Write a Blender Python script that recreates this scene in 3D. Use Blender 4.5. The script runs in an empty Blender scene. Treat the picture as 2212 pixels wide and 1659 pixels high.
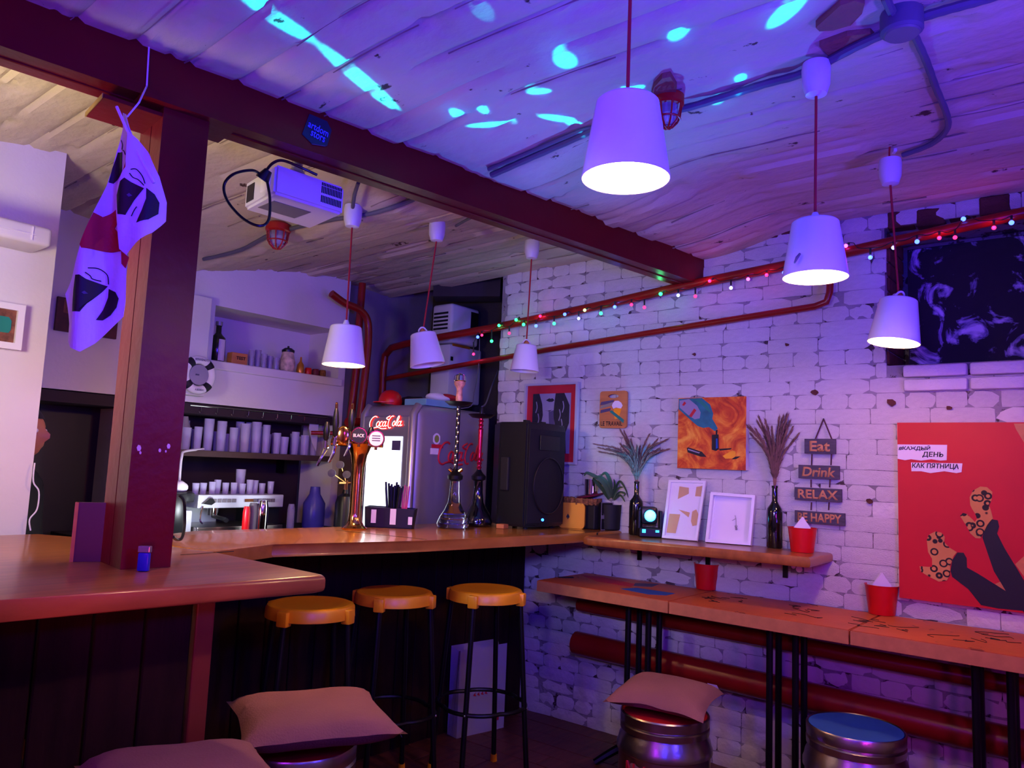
import bpy, bmesh, math, random
from mathutils import Vector as V, Matrix, noise
random.seed(7)
S = bpy.context.scene
COL = S.collection
R = math.radians

# ---------------------------------------------------------------- camera
F = 1661.0
YAW, PITCH, ROLL = R(38.7), math.atan(181 / 1661.0), 0.042
CAM = V((0, 0, 1.26))
fw = V((math.cos(YAW) * math.cos(PITCH), math.sin(YAW) * math.cos(PITCH), math.sin(PITCH)))
r0 = V((math.sin(YAW), -math.cos(YAW), 0))
u0 = r0.cross(fw)
rt = (r0 * math.cos(ROLL) + u0 * math.sin(ROLL)).normalized()
up = (u0 * math.cos(ROLL) - r0 * math.sin(ROLL)).normalized()
cd = bpy.data.cameras.new('camera')
cam = bpy.data.objects.new('camera', cd)
COL.objects.link(cam)
m3 = Matrix((rt, up, -fw)).transposed()
cam.matrix_world = Matrix.Translation(CAM) @ m3.to_4x4()
cd.sensor_width = 36
cd.lens = 36 * F / 2212
cd.clip_start = 0.05
S.camera = cam

def ray(px, py):
    return fw + rt * ((px - 1106) / F) - up * ((py - 829.5) / F)

def P(px, py, x=None, y=None, z=None, d=None):
    """the point of the room that stands at a distance (plane) along a sight line measured in the photograph"""
    r = ray(px, py)
    if x is not None: t = x / r.x
    elif y is not None: t = y / r.y
    elif z is not None: t = (z - CAM.z) / r.z
    else: t = d
    return CAM + r * t

def depth(p):
    return (p - CAM).dot(fw)

# ---------------------------------------------------------------- world, exposure, lights
w = bpy.data.worlds.new('world'); S.world = w; w.use_nodes = True
w.node_tree.nodes['Background'].inputs[0].default_value = (.35, .2, .8, 1)
w.node_tree.nodes['Background'].inputs[1].default_value = .02
S.view_settings.view_transform = 'Standard'
S.view_settings.look = 'None'
S.view_settings.gamma = 1
S.view_settings.use_curve_mapping = False
S.view_settings.exposure = 0.0
try:
    S.cycles.max_bounces = 8
    S.cycles.sample_clamp_indirect = 4
    S.cycles.caustics_reflective = False
    S.cycles.caustics_refractive = False
except Exception:
    pass

def lamp(name, kind, loc, col, W, size=.05, aim=None, cone=None, blend=.3, sx=None, xdir=None, shape=None):
    l = bpy.data.lights.new(name, kind)
    l.color = col; l.energy = W
    if kind == 'AREA':
        l.shape = 'RECTANGLE' if shape else 'DISK'
        l.size = shape[0] if shape else size
        if shape: l.size_y = shape[1]
    else:
        l.shadow_soft_size = size
    if cone: l.spot_size = cone; l.spot_blend = blend
    o = bpy.data.objects.new(name, l); COL.objects.link(o)
    M = Matrix.Translation(V(loc))
    if aim is not None:
        zd = (V(loc) - V(aim)).normalized()
        xd = V(xdir) if xdir else V((0, 0, 1)).cross(zd)
        xd = (xd - zd * xd.dot(zd)).normalized()
        yd = zd.cross(xd)
        M = M @ Matrix((xd, yd, zd)).transposed().to_4x4()
        if sx: M = M @ Matrix.Diagonal((1, sx, 1, 1))
    o.matrix_world = M
    return o

VIOLET = (.11, .075, 1.0)
# party floodlights behind and beside the photographer, then added unseen fill lamps
lamp('flood_fill_lamp', 'SPOT', (1.35, -.75, 1.75), (.05, .03, 1.0), 76, .10, aim=(2.7, 2.0, 1.35), cone=R(112), blend=.8)
lamp('flood_fill_lamp', 'SPOT', (.3, .1, 1.55), (.03, .02, 1.0), 190, .15, aim=(1.6, 1.3, 2.3), cone=R(120), blend=.9)
lamp('flood_fill_lamp', 'SPOT', (.6, -1.1, 1.2), (.80, .03, 1.0), 44, .15, aim=(3.3, .1, .7), cone=R(56), blend=.9)
lamp('flood_fill_lamp', 'POINT', (-.5, 1.0, 1.7), (.33, .02, 1.0), 30, .10)  # added violet fill for the partition and niche, no fixture there
lamp('flood_fill_lamp', 'SPOT', (1.6, -.9, .9), (.13, .045, 1.0), 135, .10, aim=(2.2, .8, 2.4), cone=R(90), blend=.9)  # added low fill that brightens the near ceiling
lamp('flood_fill_lamp', 'SPOT', (.1, .6, 1.45), (.66, .62, 1.0), 105, .10, aim=(3.36, 1.85, 1.58), cone=R(46), blend=1)  # pale lavender fill added to lift the middle of the brick wall
lamp('flood_fill_lamp', 'SPOT', (.25, .75, .98), (1.0, .08, .10), 16, .08, aim=(.98, 1.88, 1.12), cone=R(42), blend=1)  # red lamp added to brighten the foot of the column
# working light of the bar, out of view to the left
lamp('bar_lamp', 'SPOT', (.30, 2.25, 1.60), (1.0, .86, .60), 32, .12, aim=(1.5, 3.3, 1.9), cone=R(158), blend=.35)
# ---------------------------------------------------------------- materials
def lin(h):
    c = [int(h[i:i + 2], 16) / 255 for i in (0, 2, 4)]
    return tuple((x / 12.92 if x <= .04045 else ((x + .055) / 1.055) ** 2.4) for x in c)

def mat(name, col, rough=.6, metal=0, var=.12, vs=6, bump=.0, bs=40, trans=0, emis=None, es=0, coat=0, dark=None, dthr=.62, dscale=5, ior=1.45, spec=None, stretch=None, alpha=1):
    m = bpy.data.materials.new(name); m.use_nodes = True
    nt = m.node_tree; N = nt.nodes; L = nt.links
    b = N['Principled BSDF']
    if isinstance(col, str): col = lin(col)
    b.inputs['Roughness'].default_value = rough
    b.inputs['Metallic'].default_value = metal
    b.inputs['IOR'].default_value = ior
    b.inputs['Alpha'].default_value = alpha
    if spec is not None: b.inputs['Specular IOR Level'].default_value = spec
    if trans: b.inputs['Transmission Weight'].default_value = trans
    if coat: b.inputs['Coat Weight'].default_value = coat; b.inputs['Coat Roughness'].default_value = .12
    tc = N.new('ShaderNodeTexCoord'); mp = N.new('ShaderNodeMapping')
    L.new(tc.outputs['Object'], mp.inputs[0])
    if stretch: mp.inputs['Scale'].default_value = stretch
    n = N.new('ShaderNodeTexNoise'); n.inputs['Scale'].default_value = vs; n.inputs['Detail'].default_value = 5
    L.new(mp.outputs[0], n.inputs['Vector'])
    r = N.new('ShaderNodeValToRGB')
    r.color_ramp.elements[0].position = .3; r.color_ramp.elements[1].position = .7
    r.color_ramp.elements[0].color = tuple(max(0, c * (1 - var)) for c in col) + (1,)
    r.color_ramp.elements[1].color = tuple(min(1, c * (1 + var)) for c in col) + (1,)
    L.new(n.outputs['Fac'], r.inputs[0])
    out = r.outputs[0]
    if dark:
        if isinstance(dark, str): dark = lin(dark)
        n2 = N.new('ShaderNodeTexNoise'); n2.inputs['Scale'].default_value = dscale; n2.inputs['Detail'].default_value = 8; n2.inputs['Roughness'].default_value = .62
        L.new(mp.outputs[0], n2.inputs['Vector'])
        r2 = N.new('ShaderNodeValToRGB')
        r2.color_ramp.elements[0].position = dthr; r2.color_ramp.elements[1].position = dthr + .025
        r2.color_ramp.elements[0].color = (0, 0, 0, 1); r2.color_ramp.elements[1].color = (1, 1, 1, 1)
        L.new(n2.outputs['Fac'], r2.inputs[0])
        mx = N.new('ShaderNodeMix'); mx.data_type = 'RGBA'
        L.new(r2.outputs[0], mx.inputs[0]); L.new(out, mx.inputs[6]); mx.inputs[7].default_value = tuple(dark) + (1,)
        out = mx.outputs[2]
    L.new(out, b.inputs['Base Color'])
    if bump:
        n3 = N.new('ShaderNodeTexNoise'); n3.inputs['Scale'].default_value = bs; n3.inputs['Detail'].default_value = 6
        L.new(mp.outputs[0], n3.inputs['Vector'])
        bp = N.new('ShaderNodeBump'); bp.inputs['Strength'].default_value = bump; bp.inputs['Distance'].default_value = .02
        L.new(n3.outputs['Fac'], bp.inputs['Height']); L.new(bp.outputs[0], b.inputs['Normal'])
    if emis:
        if isinstance(emis, str): emis = lin(emis)
        b.inputs['Emission Color'].default_value = tuple(emis) + (1,)
        b.inputs['Emission Strength'].default_value = es
    return m

def voronoi_mat(name, base, spot, scale, thr):
    m = mat(name, base, .7)
    nt = m.node_tree; N = nt.nodes; L = nt.links; b = N['Principled BSDF']
    src = b.inputs['Base Color'].links[0].from_socket
    tc = [x for x in N if x.type == 'TEX_COORD'][0]
    v = N.new('ShaderNodeTexVoronoi'); v.feature = 'F1'; v.inputs['Scale'].default_value = scale
    L.new(tc.outputs['Object'], v.inputs['Vector'])
    r = N.new('ShaderNodeValToRGB'); e = r.color_ramp.elements
    e[0].position = 0; e[0].color = (0, 0, 0, 1)
    e[1].position = thr - .14; e[1].color = (0, 0, 0, 1)
    a = e.new(thr - .1); a.color = (1, 1, 1, 1)
    a = e.new(thr + .05); a.color = (1, 1, 1, 1)
    a = e.new(thr + .09); a.color = (0, 0, 0, 1)
    L.new(v.outputs['Distance'], r.inputs[0])
    mx = N.new('ShaderNodeMix'); mx.data_type = 'RGBA'
    L.new(r.outputs[0], mx.inputs[0]); L.new(src, mx.inputs[6]); mx.inputs[7].default_value = lin(spot) + (1,)
    L.new(mx.outputs[2], b.inputs['Base Color'])
    return m

def ramp_mat(name, stops, scale, rough=.7, detail=6, dist=0, stretch=None, bump=.2):
    m = mat(name, 'ffffff', rough, stretch=stretch, bump=bump, bs=scale * 3)
    nt = m.node_tree; N = nt.nodes; L = nt.links; b = N['Principled BSDF']
    mp = [x for x in N if x.type == 'MAPPING'][0]
    n = N.new('ShaderNodeTexNoise'); n.inputs['Scale'].default_value = scale; n.inputs['Detail'].default_value = detail; n.inputs['Distortion'].default_value = dist
    n.inputs['Roughness'].default_value = .6
    L.new(mp.outputs[0], n.inputs['Vector'])
    r = N.new('ShaderNodeValToRGB'); e = r.color_ramp.elements
    e[0].position = stops[0][0]; e[0].color = lin(stops[0][1]) + (1,)
    e[1].position = stops[1][0]; e[1].color = lin(stops[1][1]) + (1,)
    for p, c in stops[2:]:
        a = e.new(p); a.color = lin(c) + (1,)
    L.new(n.outputs['Fac'], r.inputs[0]); L.new(r.outputs[0], b.inputs['Base Color'])
    return m

M = dict(
    brick=mat('painted_brick', 'd2cdc8', .55, var=.05, bump=.5, bs=24, dark='5e4644', dthr=.74, dscale=34),
    mortar=mat('painted_mortar', '948c8e', .8, var=.2, bump=.5, bs=60, dark='463436', dthr=.56, dscale=14),
    rawbrick=mat('raw_brick', '5a3026', .9, var=.4, bump=.8, bs=30),
    ceil=mat('whitewashed_boards', 'c4b49c', .8, var=.10, vs=3, bump=.34, bs=30, dark='4c3228', dthr=.655, dscale=11, stretch=(1, .6, 1)),
    plaster=mat('white_plaster', 'd8d2cc', .7, var=.03, bump=.06, bs=60),
    greyplaster=mat('grey_plaster', '8d8284', .8, var=.08, bump=.1, bs=50),
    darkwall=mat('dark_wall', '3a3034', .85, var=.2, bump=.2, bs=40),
    black=mat('dark_opening', '0b0a0c', .5, var=.2),
    floor=mat('floor_wood', '5c2e22', .45, var=.35, vs=5, bump=.15, bs=30, stretch=(1, 8, 1)),
    redsteel=mat('red_painted_steel', '600810', .36, var=.1, bump=.08, bs=30, spec=.26),
    redpipe=mat('red_painted_pipe', '8c1a14', .3, var=.12, bump=.06, bs=40),
    rust=mat('raw_steel_edge', 'b09048', .5, metal=.6),
    counter=mat('varnished_wood', '9c5a2a', .3, var=.22, vs=4, bump=.04, bs=20, coat=.3, stretch=(1, 9, 4)),
    counter2=mat('varnished_wood_light', 'ac6c26', .27, var=.2, vs=4, bump=.04, bs=20, coat=.4, stretch=(1, 9, 4)),
    edge=mat('varnished_edge', '7c3424', .3, var=.15, vs=6, coat=.4),
    board=mat('dark_panel_board', '26120f', .65, var=.3, vs=4, bump=.15, bs=20, stretch=(6, 6, 1), spec=.15),
    tabletop=mat('table_board', 'bc5a28', .5, var=.15, vs=5, bump=.05, dark='7a3418', dthr=.63, dscale=12),
    tableedge=mat('table_edge', 'c07844', .6, var=.1, vs=30),
    iron=mat('black_iron', '0d0b0e', .4, metal=.3, var=.2),
    yellow=mat('yellow_plastic', 'ffa818', .35, var=.08),
    alu=mat('aluminium_frame', 'c4c2c8', .35, metal=.3, var=.03),
    steel=mat('brushed_steel', 'b4a8a0', .28, metal=1, var=.15, vs=4, bump=.06, bs=30),
    chrome=mat('chrome', 'e0dcd8', .08, metal=1, var=.03),
    gold=mat('brass', 'e0a860', .12, metal=1, var=.05),
    cushion=mat('linen_cushion', '94625a', .9, var=.08, bump=.25, bs=180),
    reddisc=mat('red_cover', 'b01018', .6),
    bluedisc=mat('blue_cover', '2050a0', .8),
    white=mat('white_enamel', 'e6e2e2', .25, var=.02),
    whitein=mat('shade_inside', 'fff4e0', .6, var=.01, emis='ffd9a0', es=2.2),
    bulb=mat('lamp_bulb', 'ffffff', .3, emis='ffd8a0', es=40),
    bulboff=mat('lamp_bulb_off', 'c8a898', .3),
    cord=mat('red_cord', 'a0161c', .7),
    whiteplastic=mat('white_plastic', 'd6d0d2', .35, var=.03),
    greyplastic=mat('grey_plastic', '6a6468', .5),
    blackplastic=mat('black_plastic', '101014', .35, var=.1),
    blackmatte=mat('black_matte', '0c0b10', .7, var=.1),
    cloth=mat('flag_cloth', 'd8d4e0', .75, var=.02, bump=.1, bs=60),
    ink=mat('black_ink', '0e0a14', .6),
    inkgrey=mat('grey_ink', '4c4466', .6),
    redcloth=mat('red_ink', 'b01428', .7),
    shelfglass=mat('thin_glass', 'd8d0f0', .08, var=.05, alpha=.34),
    glass=mat('clear_glass', 'f4f8ff', .03, trans=1, var=0, ior=1.45),
    darkglass=mat('dark_glass', '0a0a0e', .06, var=.1, coat=1),
    greenglass=mat('green_bottle_glass', '0c100c', .08, var=.1, coat=.8),
    redplastic=mat('red_plastic', 'd01018', .35, var=.04),
    paper=mat('white_paper', 'e4dce0', .8, var=.02),
    silver=mat('silver_paint', 'a8a4ac', .32, metal=.75, var=.05),
    fridgeside=mat('fridge_side', '8a8494', .4, metal=.35, var=.04),
    lit=mat('fridge_window', 'f0f8ff', .2, emis='e8f4ff', es=1.7),
    neon=mat('lit_red_sign', 'ff3020', .3, emis='ff2414', es=1.6),
    neonw=mat('lit_white_sign', 'ffffff', .3, emis='ffe6d8', es=2.6),
    redprint=mat('red_print', 'c0182c', .6),
    leaf=mat('plant_leaf', '34502a', .5, var=.3),
    pampas=mat('dried_pampas', '7c5a4c', .9, var=.3, vs=40),
    wood=mat('light_wood', 'c07840', .5, var=.15, stretch=(1, 1, 6)),
    signwood=mat('slate_wood', '46404e', .8, var=.25, vs=20, stretch=(1, 1, 5)),
    signletter=mat('tan_letter', 'c08858', .8, var=.1),
    rope=mat('brown_rope', '4a2c30', .9),
    goldbox=mat('gold_box', 'd08a30', .3, metal=.5, var=.04),
    wicker=mat('wicker', '8a5a2c', .8, var=.4, vs=60, bump=.8, bs=90),
    maroon=mat('maroon_plastic', '6c1430', .5),
    canvas_side=mat('canvas_side', 'd0c4cc', .8),
    orange=ramp_mat('orange_painting', [(.3, '8a2014'), (.45, 'c84a18'), (.55, 'e07820'), (.68, 'f0a838')], 9, dist=1.5),
    splat=ramp_mat('splatter_painting', [(.0, '0c0814'), (.555, '120c1c'), (.60, '8078a0'), (.68, 'd8d0e8')], 9, detail=14, dist=.9),
    redposter=mat('red_poster', 'c00818', .55, var=.06),
    leopard=voronoi_mat('leopard_print', 'c88848', '1c1210', 34, .42),
    navy=mat('navy_paint', '100a1c', .6),
    skin=mat('skin', 'b87858', .5, var=.05),
    teal=mat('teal_print', '18806c', .6),
    brown=mat('brown_print', '7c4a34', .7, var=.5, vs=40),
    cyanlens=mat('cyan_lens', 'ffffff', .2, emis='18c8ff', es=14),
    blueled=mat('blue_led', '2040ff', .3, emis='2060ff', es=12),
    hairdark=mat('drawn_hair', '201c28', .6, var=.6, vs=60, stretch=(1, 6, 1)),
    facegrey=mat('drawn_face', '9088a0', .6),
    yellowpaint=mat('gold_leaf', 'c89020', .4, metal=.3),
    tealbottle=mat('teal_paint', '1c6c78', .6, var=.3, vs=20),
    conduit=mat('grey_conduit', '5c5868', .6),
    greencord=mat('string_wire', '101810', .6),
    lampred=mat('lamp_guard_red', 'a01414', .4),
    pink=mat('pink_plastic', 'd84078', .4),
    redshine=mat('red_anodised', 'c8143c', .2, metal=.6),
    cloudy=mat('cloudy_glass', 'b0a8c0', .15, var=.1, alpha=.45),
    coldmetal=mat('machine_steel', 'd0d4dc', .3, metal=.4, var=.05),
)
def emat(name, hexc, s):
    return mat(name, hexc, .3, emis=hexc, es=s)
BULB = dict(g=emat('green_bulb', '20ff60', 9), b=emat('blue_bulb', '3048ff', 11), r=emat('red_bulb', 'ff2050', 6),
            w=emat('pale_blue_bulb', '7080ff', 11), y=emat('pale_green_bulb', 'b0ff70', 7), m=emat('magenta_bulb', 'e040ff', 9))

# ---------------------------------------------------------------- mesh helpers (all in room coordinates)
def NB(): return bmesh.new()

def box(bm, c, s, rz=0, bev=0, seg=2, mtx=None):
    T = Matrix.Translation(V(c)) @ (mtx.to_4x4() if mtx else Matrix.Rotation(rz, 4, 'Z')) @ Matrix.Diagonal((s[0], s[1], s[2], 1))
    r = bmesh.ops.create_cube(bm, size=1, matrix=T)
    if bev:
        es = list({e for v in r['verts'] for e in v.link_edges})
        bmesh.ops.bevel(bm, geom=es, offset=bev, segments=seg, profile=.5, affect='EDGES')
    return bm

def basis(d):
    d = V(d).normalized()
    a = V((0, 0, 1)) if abs(d.z) < .9 else V((1, 0, 0))
    u = a.cross(d).normalized()
    return u, d.cross(u), d

def tube(bm, pts, r, n=8, caps=True, close=False):
    pts = [V(p) for p in pts]
    rs = r if isinstance(r, (list, tuple)) else [r] * len(pts)
    rings = []; pu = None
    N_ = len(pts)
    for i, p in enumerate(pts):
        if close: d = pts[(i + 1) % N_] - pts[i - 1]
        else: d = pts[min(i + 1, N_ - 1)] - pts[max(i - 1, 0)]
        d.normalize()
        if pu is None: u, v, _ = basis(d)
        else:
            u = (pu - d * pu.dot(d)).normalized(); v = d.cross(u)
        pu = u
        rings.append([bm.verts.new(p + (u * math.cos(2 * math.pi * k / n) + v * math.sin(2 * math.pi * k / n)) * rs[i]) for k in range(n)])
    m = N_ if close else N_ - 1
    for i in range(m):
        a, b = rings[i], rings[(i + 1) % N_]
        for k in range(n):
            bm.faces.new((a[k], a[(k + 1) % n], b[(k + 1) % n], b[k]))
    if caps and not close:
        bm.faces.new(rings[0][::-1]); bm.faces.new(rings[-1])
    return bm

def cyl(bm, a, b, r0_, r1_=None, n=16):
    return tube(bm, [a, b], [r0_, r0_ if r1_ is None else r1_], n)

def lathe(bm, prof, c=(0, 0, 0), n=24, mtx=None, cap=True):
    c = V(c); rings = []
    for r, z in prof:
        ring = []
        for k in range(n):
            a = 2 * math.pi * k / n
            p = V((max(r, 1e-4) * math.cos(a), max(r, 1e-4) * math.sin(a), z))
            if mtx: p = mtx @ p
            ring.append(bm.verts.new(c + p))
        rings.append(ring)
    for i in range(len(rings) - 1):
        for k in range(n):
            bm.faces.new((rings[i][k], rings[i][(k + 1) % n], rings[i + 1][(k + 1) % n], rings[i + 1][k]))
    if cap:
        bm.faces.new(rings[0][::-1]); bm.faces.new(rings[-1])
    return bm

def sph(bm, c, r, s=(1, 1, 1), u=14, v=9, mtx=None):
    T = Matrix.Translation(V(c)) @ (mtx.to_4x4() if mtx else Matrix.Identity(4)) @ Matrix.Diagonal((s[0] * r, s[1] * r, s[2] * r, 1))
    bmesh.ops.create_uvsphere(bm, u_segments=u, v_segments=v, radius=1, matrix=T)
    return bm

def prism(bm, pts, off):
    off = V(off)
    a = [bm.verts.new(V(p)) for p in pts]; b = [bm.verts.new(V(p) + off) for p in pts]
    n = len(a)
    bm.faces.new(a[::-1]); bm.faces.new(b)
    for i in range(n):
        bm.faces.new((a[i], a[(i + 1) % n], b[(i + 1) % n], b[i]))
    return bm

def curve_pts(pts, n=6):
    """Catmull-Rom through points"""
    pts = [V(p) for p in pts]; out = []
    for i in range(len(pts) - 1):
        p0 = pts[max(i - 1, 0)]; p1 = pts[i]; p2 = pts[i + 1]; p3 = pts[min(i + 2, len(pts) - 1)]
        for k in range(n):
            t = k / n
            out.append(.5 * ((2 * p1) + (p2 - p0) * t + (2 * p0 - 5 * p1 + 4 * p2 - p3) * t * t + (3 * p1 - p0 - 3 * p2 + p3) * t ** 3))
    out.append(pts[-1])
    return out

RM = {}
def thing(name, label, cat, loc=(0, 0, 0), rz=0, group=None, kind=None):
    o = bpy.data.objects.new(name, None); COL.objects.link(o)
    o.location = loc; o.rotation_euler = (0, 0, rz); o.empty_display_size = .05
    RM[o.name] = Matrix.Translation(V(loc)) @ Matrix.Rotation(rz, 4, 'Z')
    o['label'] = label
    if kind: o['kind'] = kind
    if cat: o['category'] = cat
    if group: o['group'] = group
    return o

def obj(name, bm, m, parent=None, smooth=False, label=None):
    bmesh.ops.recalc_face_normals(bm, faces=bm.faces[:])
    me = bpy.data.meshes.new(name); bm.to_mesh(me); bm.free()
    o = bpy.data.objects.new(name, me); COL.objects.link(o)
    if isinstance(m, str): m = M[m]
    me.materials.append(m)
    if parent is not None:
        top = parent
        while top.name not in RM: top = top.parent
        me.transform(RM[top.name].inverted())
        o.parent = parent
    if smooth:
        me.polygons.foreach_set('use_smooth', [True] * len(me.polygons))
        try: me.set_sharp_from_angle(angle=R(35))
        except Exception: pass
    if label: o['label'] = label
    return o

def single(name, bm, m, label, cat, group=None, smooth=False, kind=None):
    o = obj(name, bm, m, smooth=smooth)
    co = [v.co for v in o.data.vertices]
    c = V(((min(v.x for v in co) + max(v.x for v in co)) / 2, (min(v.y for v in co) + max(v.y for v in co)) / 2, min(v.z for v in co)))
    o.data.transform(Matrix.Translation(-c)); o.location = c
    o['label'] = label
    if cat: o['category'] = cat
    if group: o['group'] = group
    if kind: o['kind'] = kind
    RM[o.name] = Matrix.Translation(c)
    return o

def struct(name, bm, m, label=None, smooth=False):
    o = obj(name, bm, m, smooth=smooth); o['kind'] = 'structure'
    o['label'] = label or name.replace('_', ' ')
    RM[o.name] = Matrix.Identity(4)
    return o

def kids(o): return [c for c in COL.objects if c.parent == o]
def dup(o, loc, rz=0, label=None, group=None):
    r = o.copy(); COL.objects.link(r); r.location = loc; r.rotation_euler = (0, 0, rz)
    if label: r['label'] = label
    if group: r['group'] = group
    for ch in kids(o):
        c = ch.copy(); COL.objects.link(c); c.parent = r
        for g in kids(ch):
            d = g.copy(); COL.objects.link(d); d.parent = c
    return r

def txt(s, m, parent, o, u, v, width=None, height=None, name='lettering', ex=.0008, shear=0, bold=0):
    """flat lettering: o centre, u right, v up"""
    c = bpy.data.curves.new('t', 'FONT'); c.body = s; c.size = 1; c.align_x = 'CENTER'; c.align_y = 'CENTER'; c.shear = shear; c.offset = bold
    c.resolution_u = 3
    t = bpy.data.objects.new('t', c); COL.objects.link(t)
    dg = bpy.context.evaluated_depsgraph_get()
    me = bpy.data.meshes.new_from_object(t.evaluated_get(dg))
    bpy.data.objects.remove(t); bpy.data.curves.remove(c)
    xs = [q.co.x for q in me.vertices]; ys = [q.co.y for q in me.vertices]
    w_ = max(xs) - min(xs); h_ = max(ys) - min(ys); cx = (max(xs) + min(xs)) / 2; cy = (max(ys) + min(ys)) / 2
    if width is None: width = height * w_ / h_
    if height is None: height = width * h_ / w_
    u = V(u).normalized(); v = V(v); v = (v - u * v.dot(u)).normalized(); n = u.cross(v)
    bm = NB(); bm.from_mesh(me); bpy.data.meshes.remove(me)
    for q in bm.verts:
        q.co = V(o) + u * ((q.co.x - cx) * width / w_) + v * ((q.co.y - cy) * height / h_)
    r = bmesh.ops.extrude_face_region(bm, geom=bm.faces[:])
    for q in r['geom']:
        if isinstance(q, bmesh.types.BMVert): q.co += n * ex
    return obj(name, bm, m, parent)

def ribbons(bm, lines, o, u, v, w_, ex=.0008):
    """flat pen strokes; lines in 2-D, o origin, u right, v up"""
    n = V(u).cross(V(v)).normalized()
    for ln in lines:
        pts = curve_pts([V((a, b, 0)) for a, b in ln], 5)
        L_, R_ = [], []
        for i, p in enumerate(pts):
            d = (pts[min(i + 1, len(pts) - 1)] - pts[max(i - 1, 0)]).normalized()
            q = V((-d.y, d.x, 0)) * w_ / 2
            L_.append(p + q); R_.append(p - q)
        for i in range(len(pts) - 1):
            vs = [V(o) + V(u) * a.x + V(v) * a.y + n * ex for a in (L_[i], L_[i + 1], R_[i + 1], R_[i])]
            bm.faces.new([bm.verts.new(x) for x in vs])
    return bm

def patch(name, m, px, parent, th=.0015, **pl):
    """thin flat shape lying on a plane of the room, outline measured in the photograph"""
    pts = [P(a, b, **pl) for a, b in px]
    nrm = (pts[1] - pts[0]).cross(pts[2] - pts[1]).normalized()
    if nrm.dot(CAM - pts[0]) < 0: nrm = -nrm
    bm = NB(); prism(bm, pts, nrm * th)
    return obj(name, bm, m, parent)

def toward(px, py, **k):
    return P(px, py, **k)
# ---------------------------------------------------------------- the room
XW = 3.36
def beam_y(x): return 1.914 - .1507 * (x - .918)

def ceil_z(x, y):
    if x > 3.37 and y > 2.80: return 2.475
    if x > 1.96: z = 2.235 + .165 * math.sin(math.pi * (x - 1.96) / 1.4 * .62)
    else: z = 2.235 + .13 * abs(math.sin(math.pi * (x - 1.96) / 1.5))
    d = y - beam_y(x)
    if d < 0: z = 2.352 + .028 * math.sin((x - 2.0) * 2.2) if x < 3.0 else 2.375
    if d > 0: z = z - .012 - .025 * max(0, y - 2.2)
    k = min(1, abs(d) / .55); k = k * k * (3 - 2 * k)
    return 2.287 * (1 - k) + z * k

# ceiling: whitewashed board-marked vaults, with steps between the boards and broken pits
bm = NB(); xs = [-1.7 + i * .0165 for i in range(int(5.5 / .0165) + 1)]; ys = [-1.9 + j * .034 for j in range(int(5.7 / .034) + 1)]
grid = []
for x in xs:
    col = []
    k = math.floor((x + .02 * noise.noise(V((x * 2, 0, 3)))) / .135)
    hs = (noise.noise(V((k * 7.3, 1.7, 0)))) * .009
    fr = (x / .135) % 1
    groove = .011 if fr < .13 and noise.noise(V((k * 3.1, 5, 0))) > -.15 else 0
    if abs(x - 2.66) < .03: groove -= .014
    for y in ys:
        g = groove * (1 if noise.noise(V((k * 2, y * 3, 0))) > -.2 else .2)
        pit = noise.noise(V((x * 9, y * 5, 2)))
        z = ceil_z(x, y) + hs + g + .004 * noise.noise(V((x * 6, y * 2, 1))) + (.010 if pit > .50 else 0) + (.008 if noise.noise(V((x * 24, y * 14, 8))) > .5 else 0)
        if abs(x - 1.99) < .07: z += .012 * noise.noise(V((x * 20, y * 12, 4)))
        col.append(bm.verts.new((x, y, z)))
    grid.append(col)
for i in range(len(xs) - 1):
    for j in range(len(ys) - 1):
        bm.faces.new((grid[i][j], grid[i + 1][j], grid[i + 1][j + 1], grid[i][j + 1]))
struct('ceiling', bm, 'ceil', 'low whitewashed vaulted ceiling with board marks and chipped patches', smooth=True)
bm = NB(); rr = random.Random(11)
for k in range(-10, 26):
    x = k * .135 + .002; y = -1.5
    while y < 3.6:
        L = rr.uniform(.08, .7); g_ = rr.uniform(.03, .5)
        if rr.random() < .6:
            n_ = max(3, int(L / .05)); pts = []
            for i in range(n_ + 1):
                yy = y + L * i / n_; xx_ = x + .006 * noise.noise(V((k, yy * 6, 0))); pts.append((xx_, yy, ceil_z(xx_, yy) - .001 + .003 * noise.noise(V((k * 3, yy * 9, 5)))))
            tube(bm, pts, [rr.uniform(.0008, .0034) for _ in pts], 4)
        y += L + g_
o = obj('board_joint', bm, mat('joint_crack', '8a7a6c', .9, var=.3), bpy.data.objects['ceiling']); o['kind'] = 'stuff'  # thin darker lines for cracks along the board joints
bm = NB(); box(bm, (1.0, .95, 2.56), (5.6, 5.8, .05)); struct('trim_9', bm, 'darkwall', 'slab above the ceiling')

# floor with boards
fl = NB(); box(fl, (1.0, .95, -.03), (5.6, 5.8, .05))
floor = struct('floor', fl, 'floor', 'dark reddish wooden floor')
pbm = NB(); box(pbm, (0, 0, 0), (.11, 1.0, .012), bev=.0015, seg=1)
pm = bpy.data.meshes.new('plank'); pbm.to_mesh(pm); pbm.free(); pm.materials.append(M['floor'])
for i in range(34):
    x = -.3 + i * .1125
    off = random.random() * .8
    for j in range(5):
        o = bpy.data.objects.new('plank', pm); COL.objects.link(o); o.parent = floor
        o.location = (x, -.75 + off + j * 1.003, random.uniform(-.0006, .0012))

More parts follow.
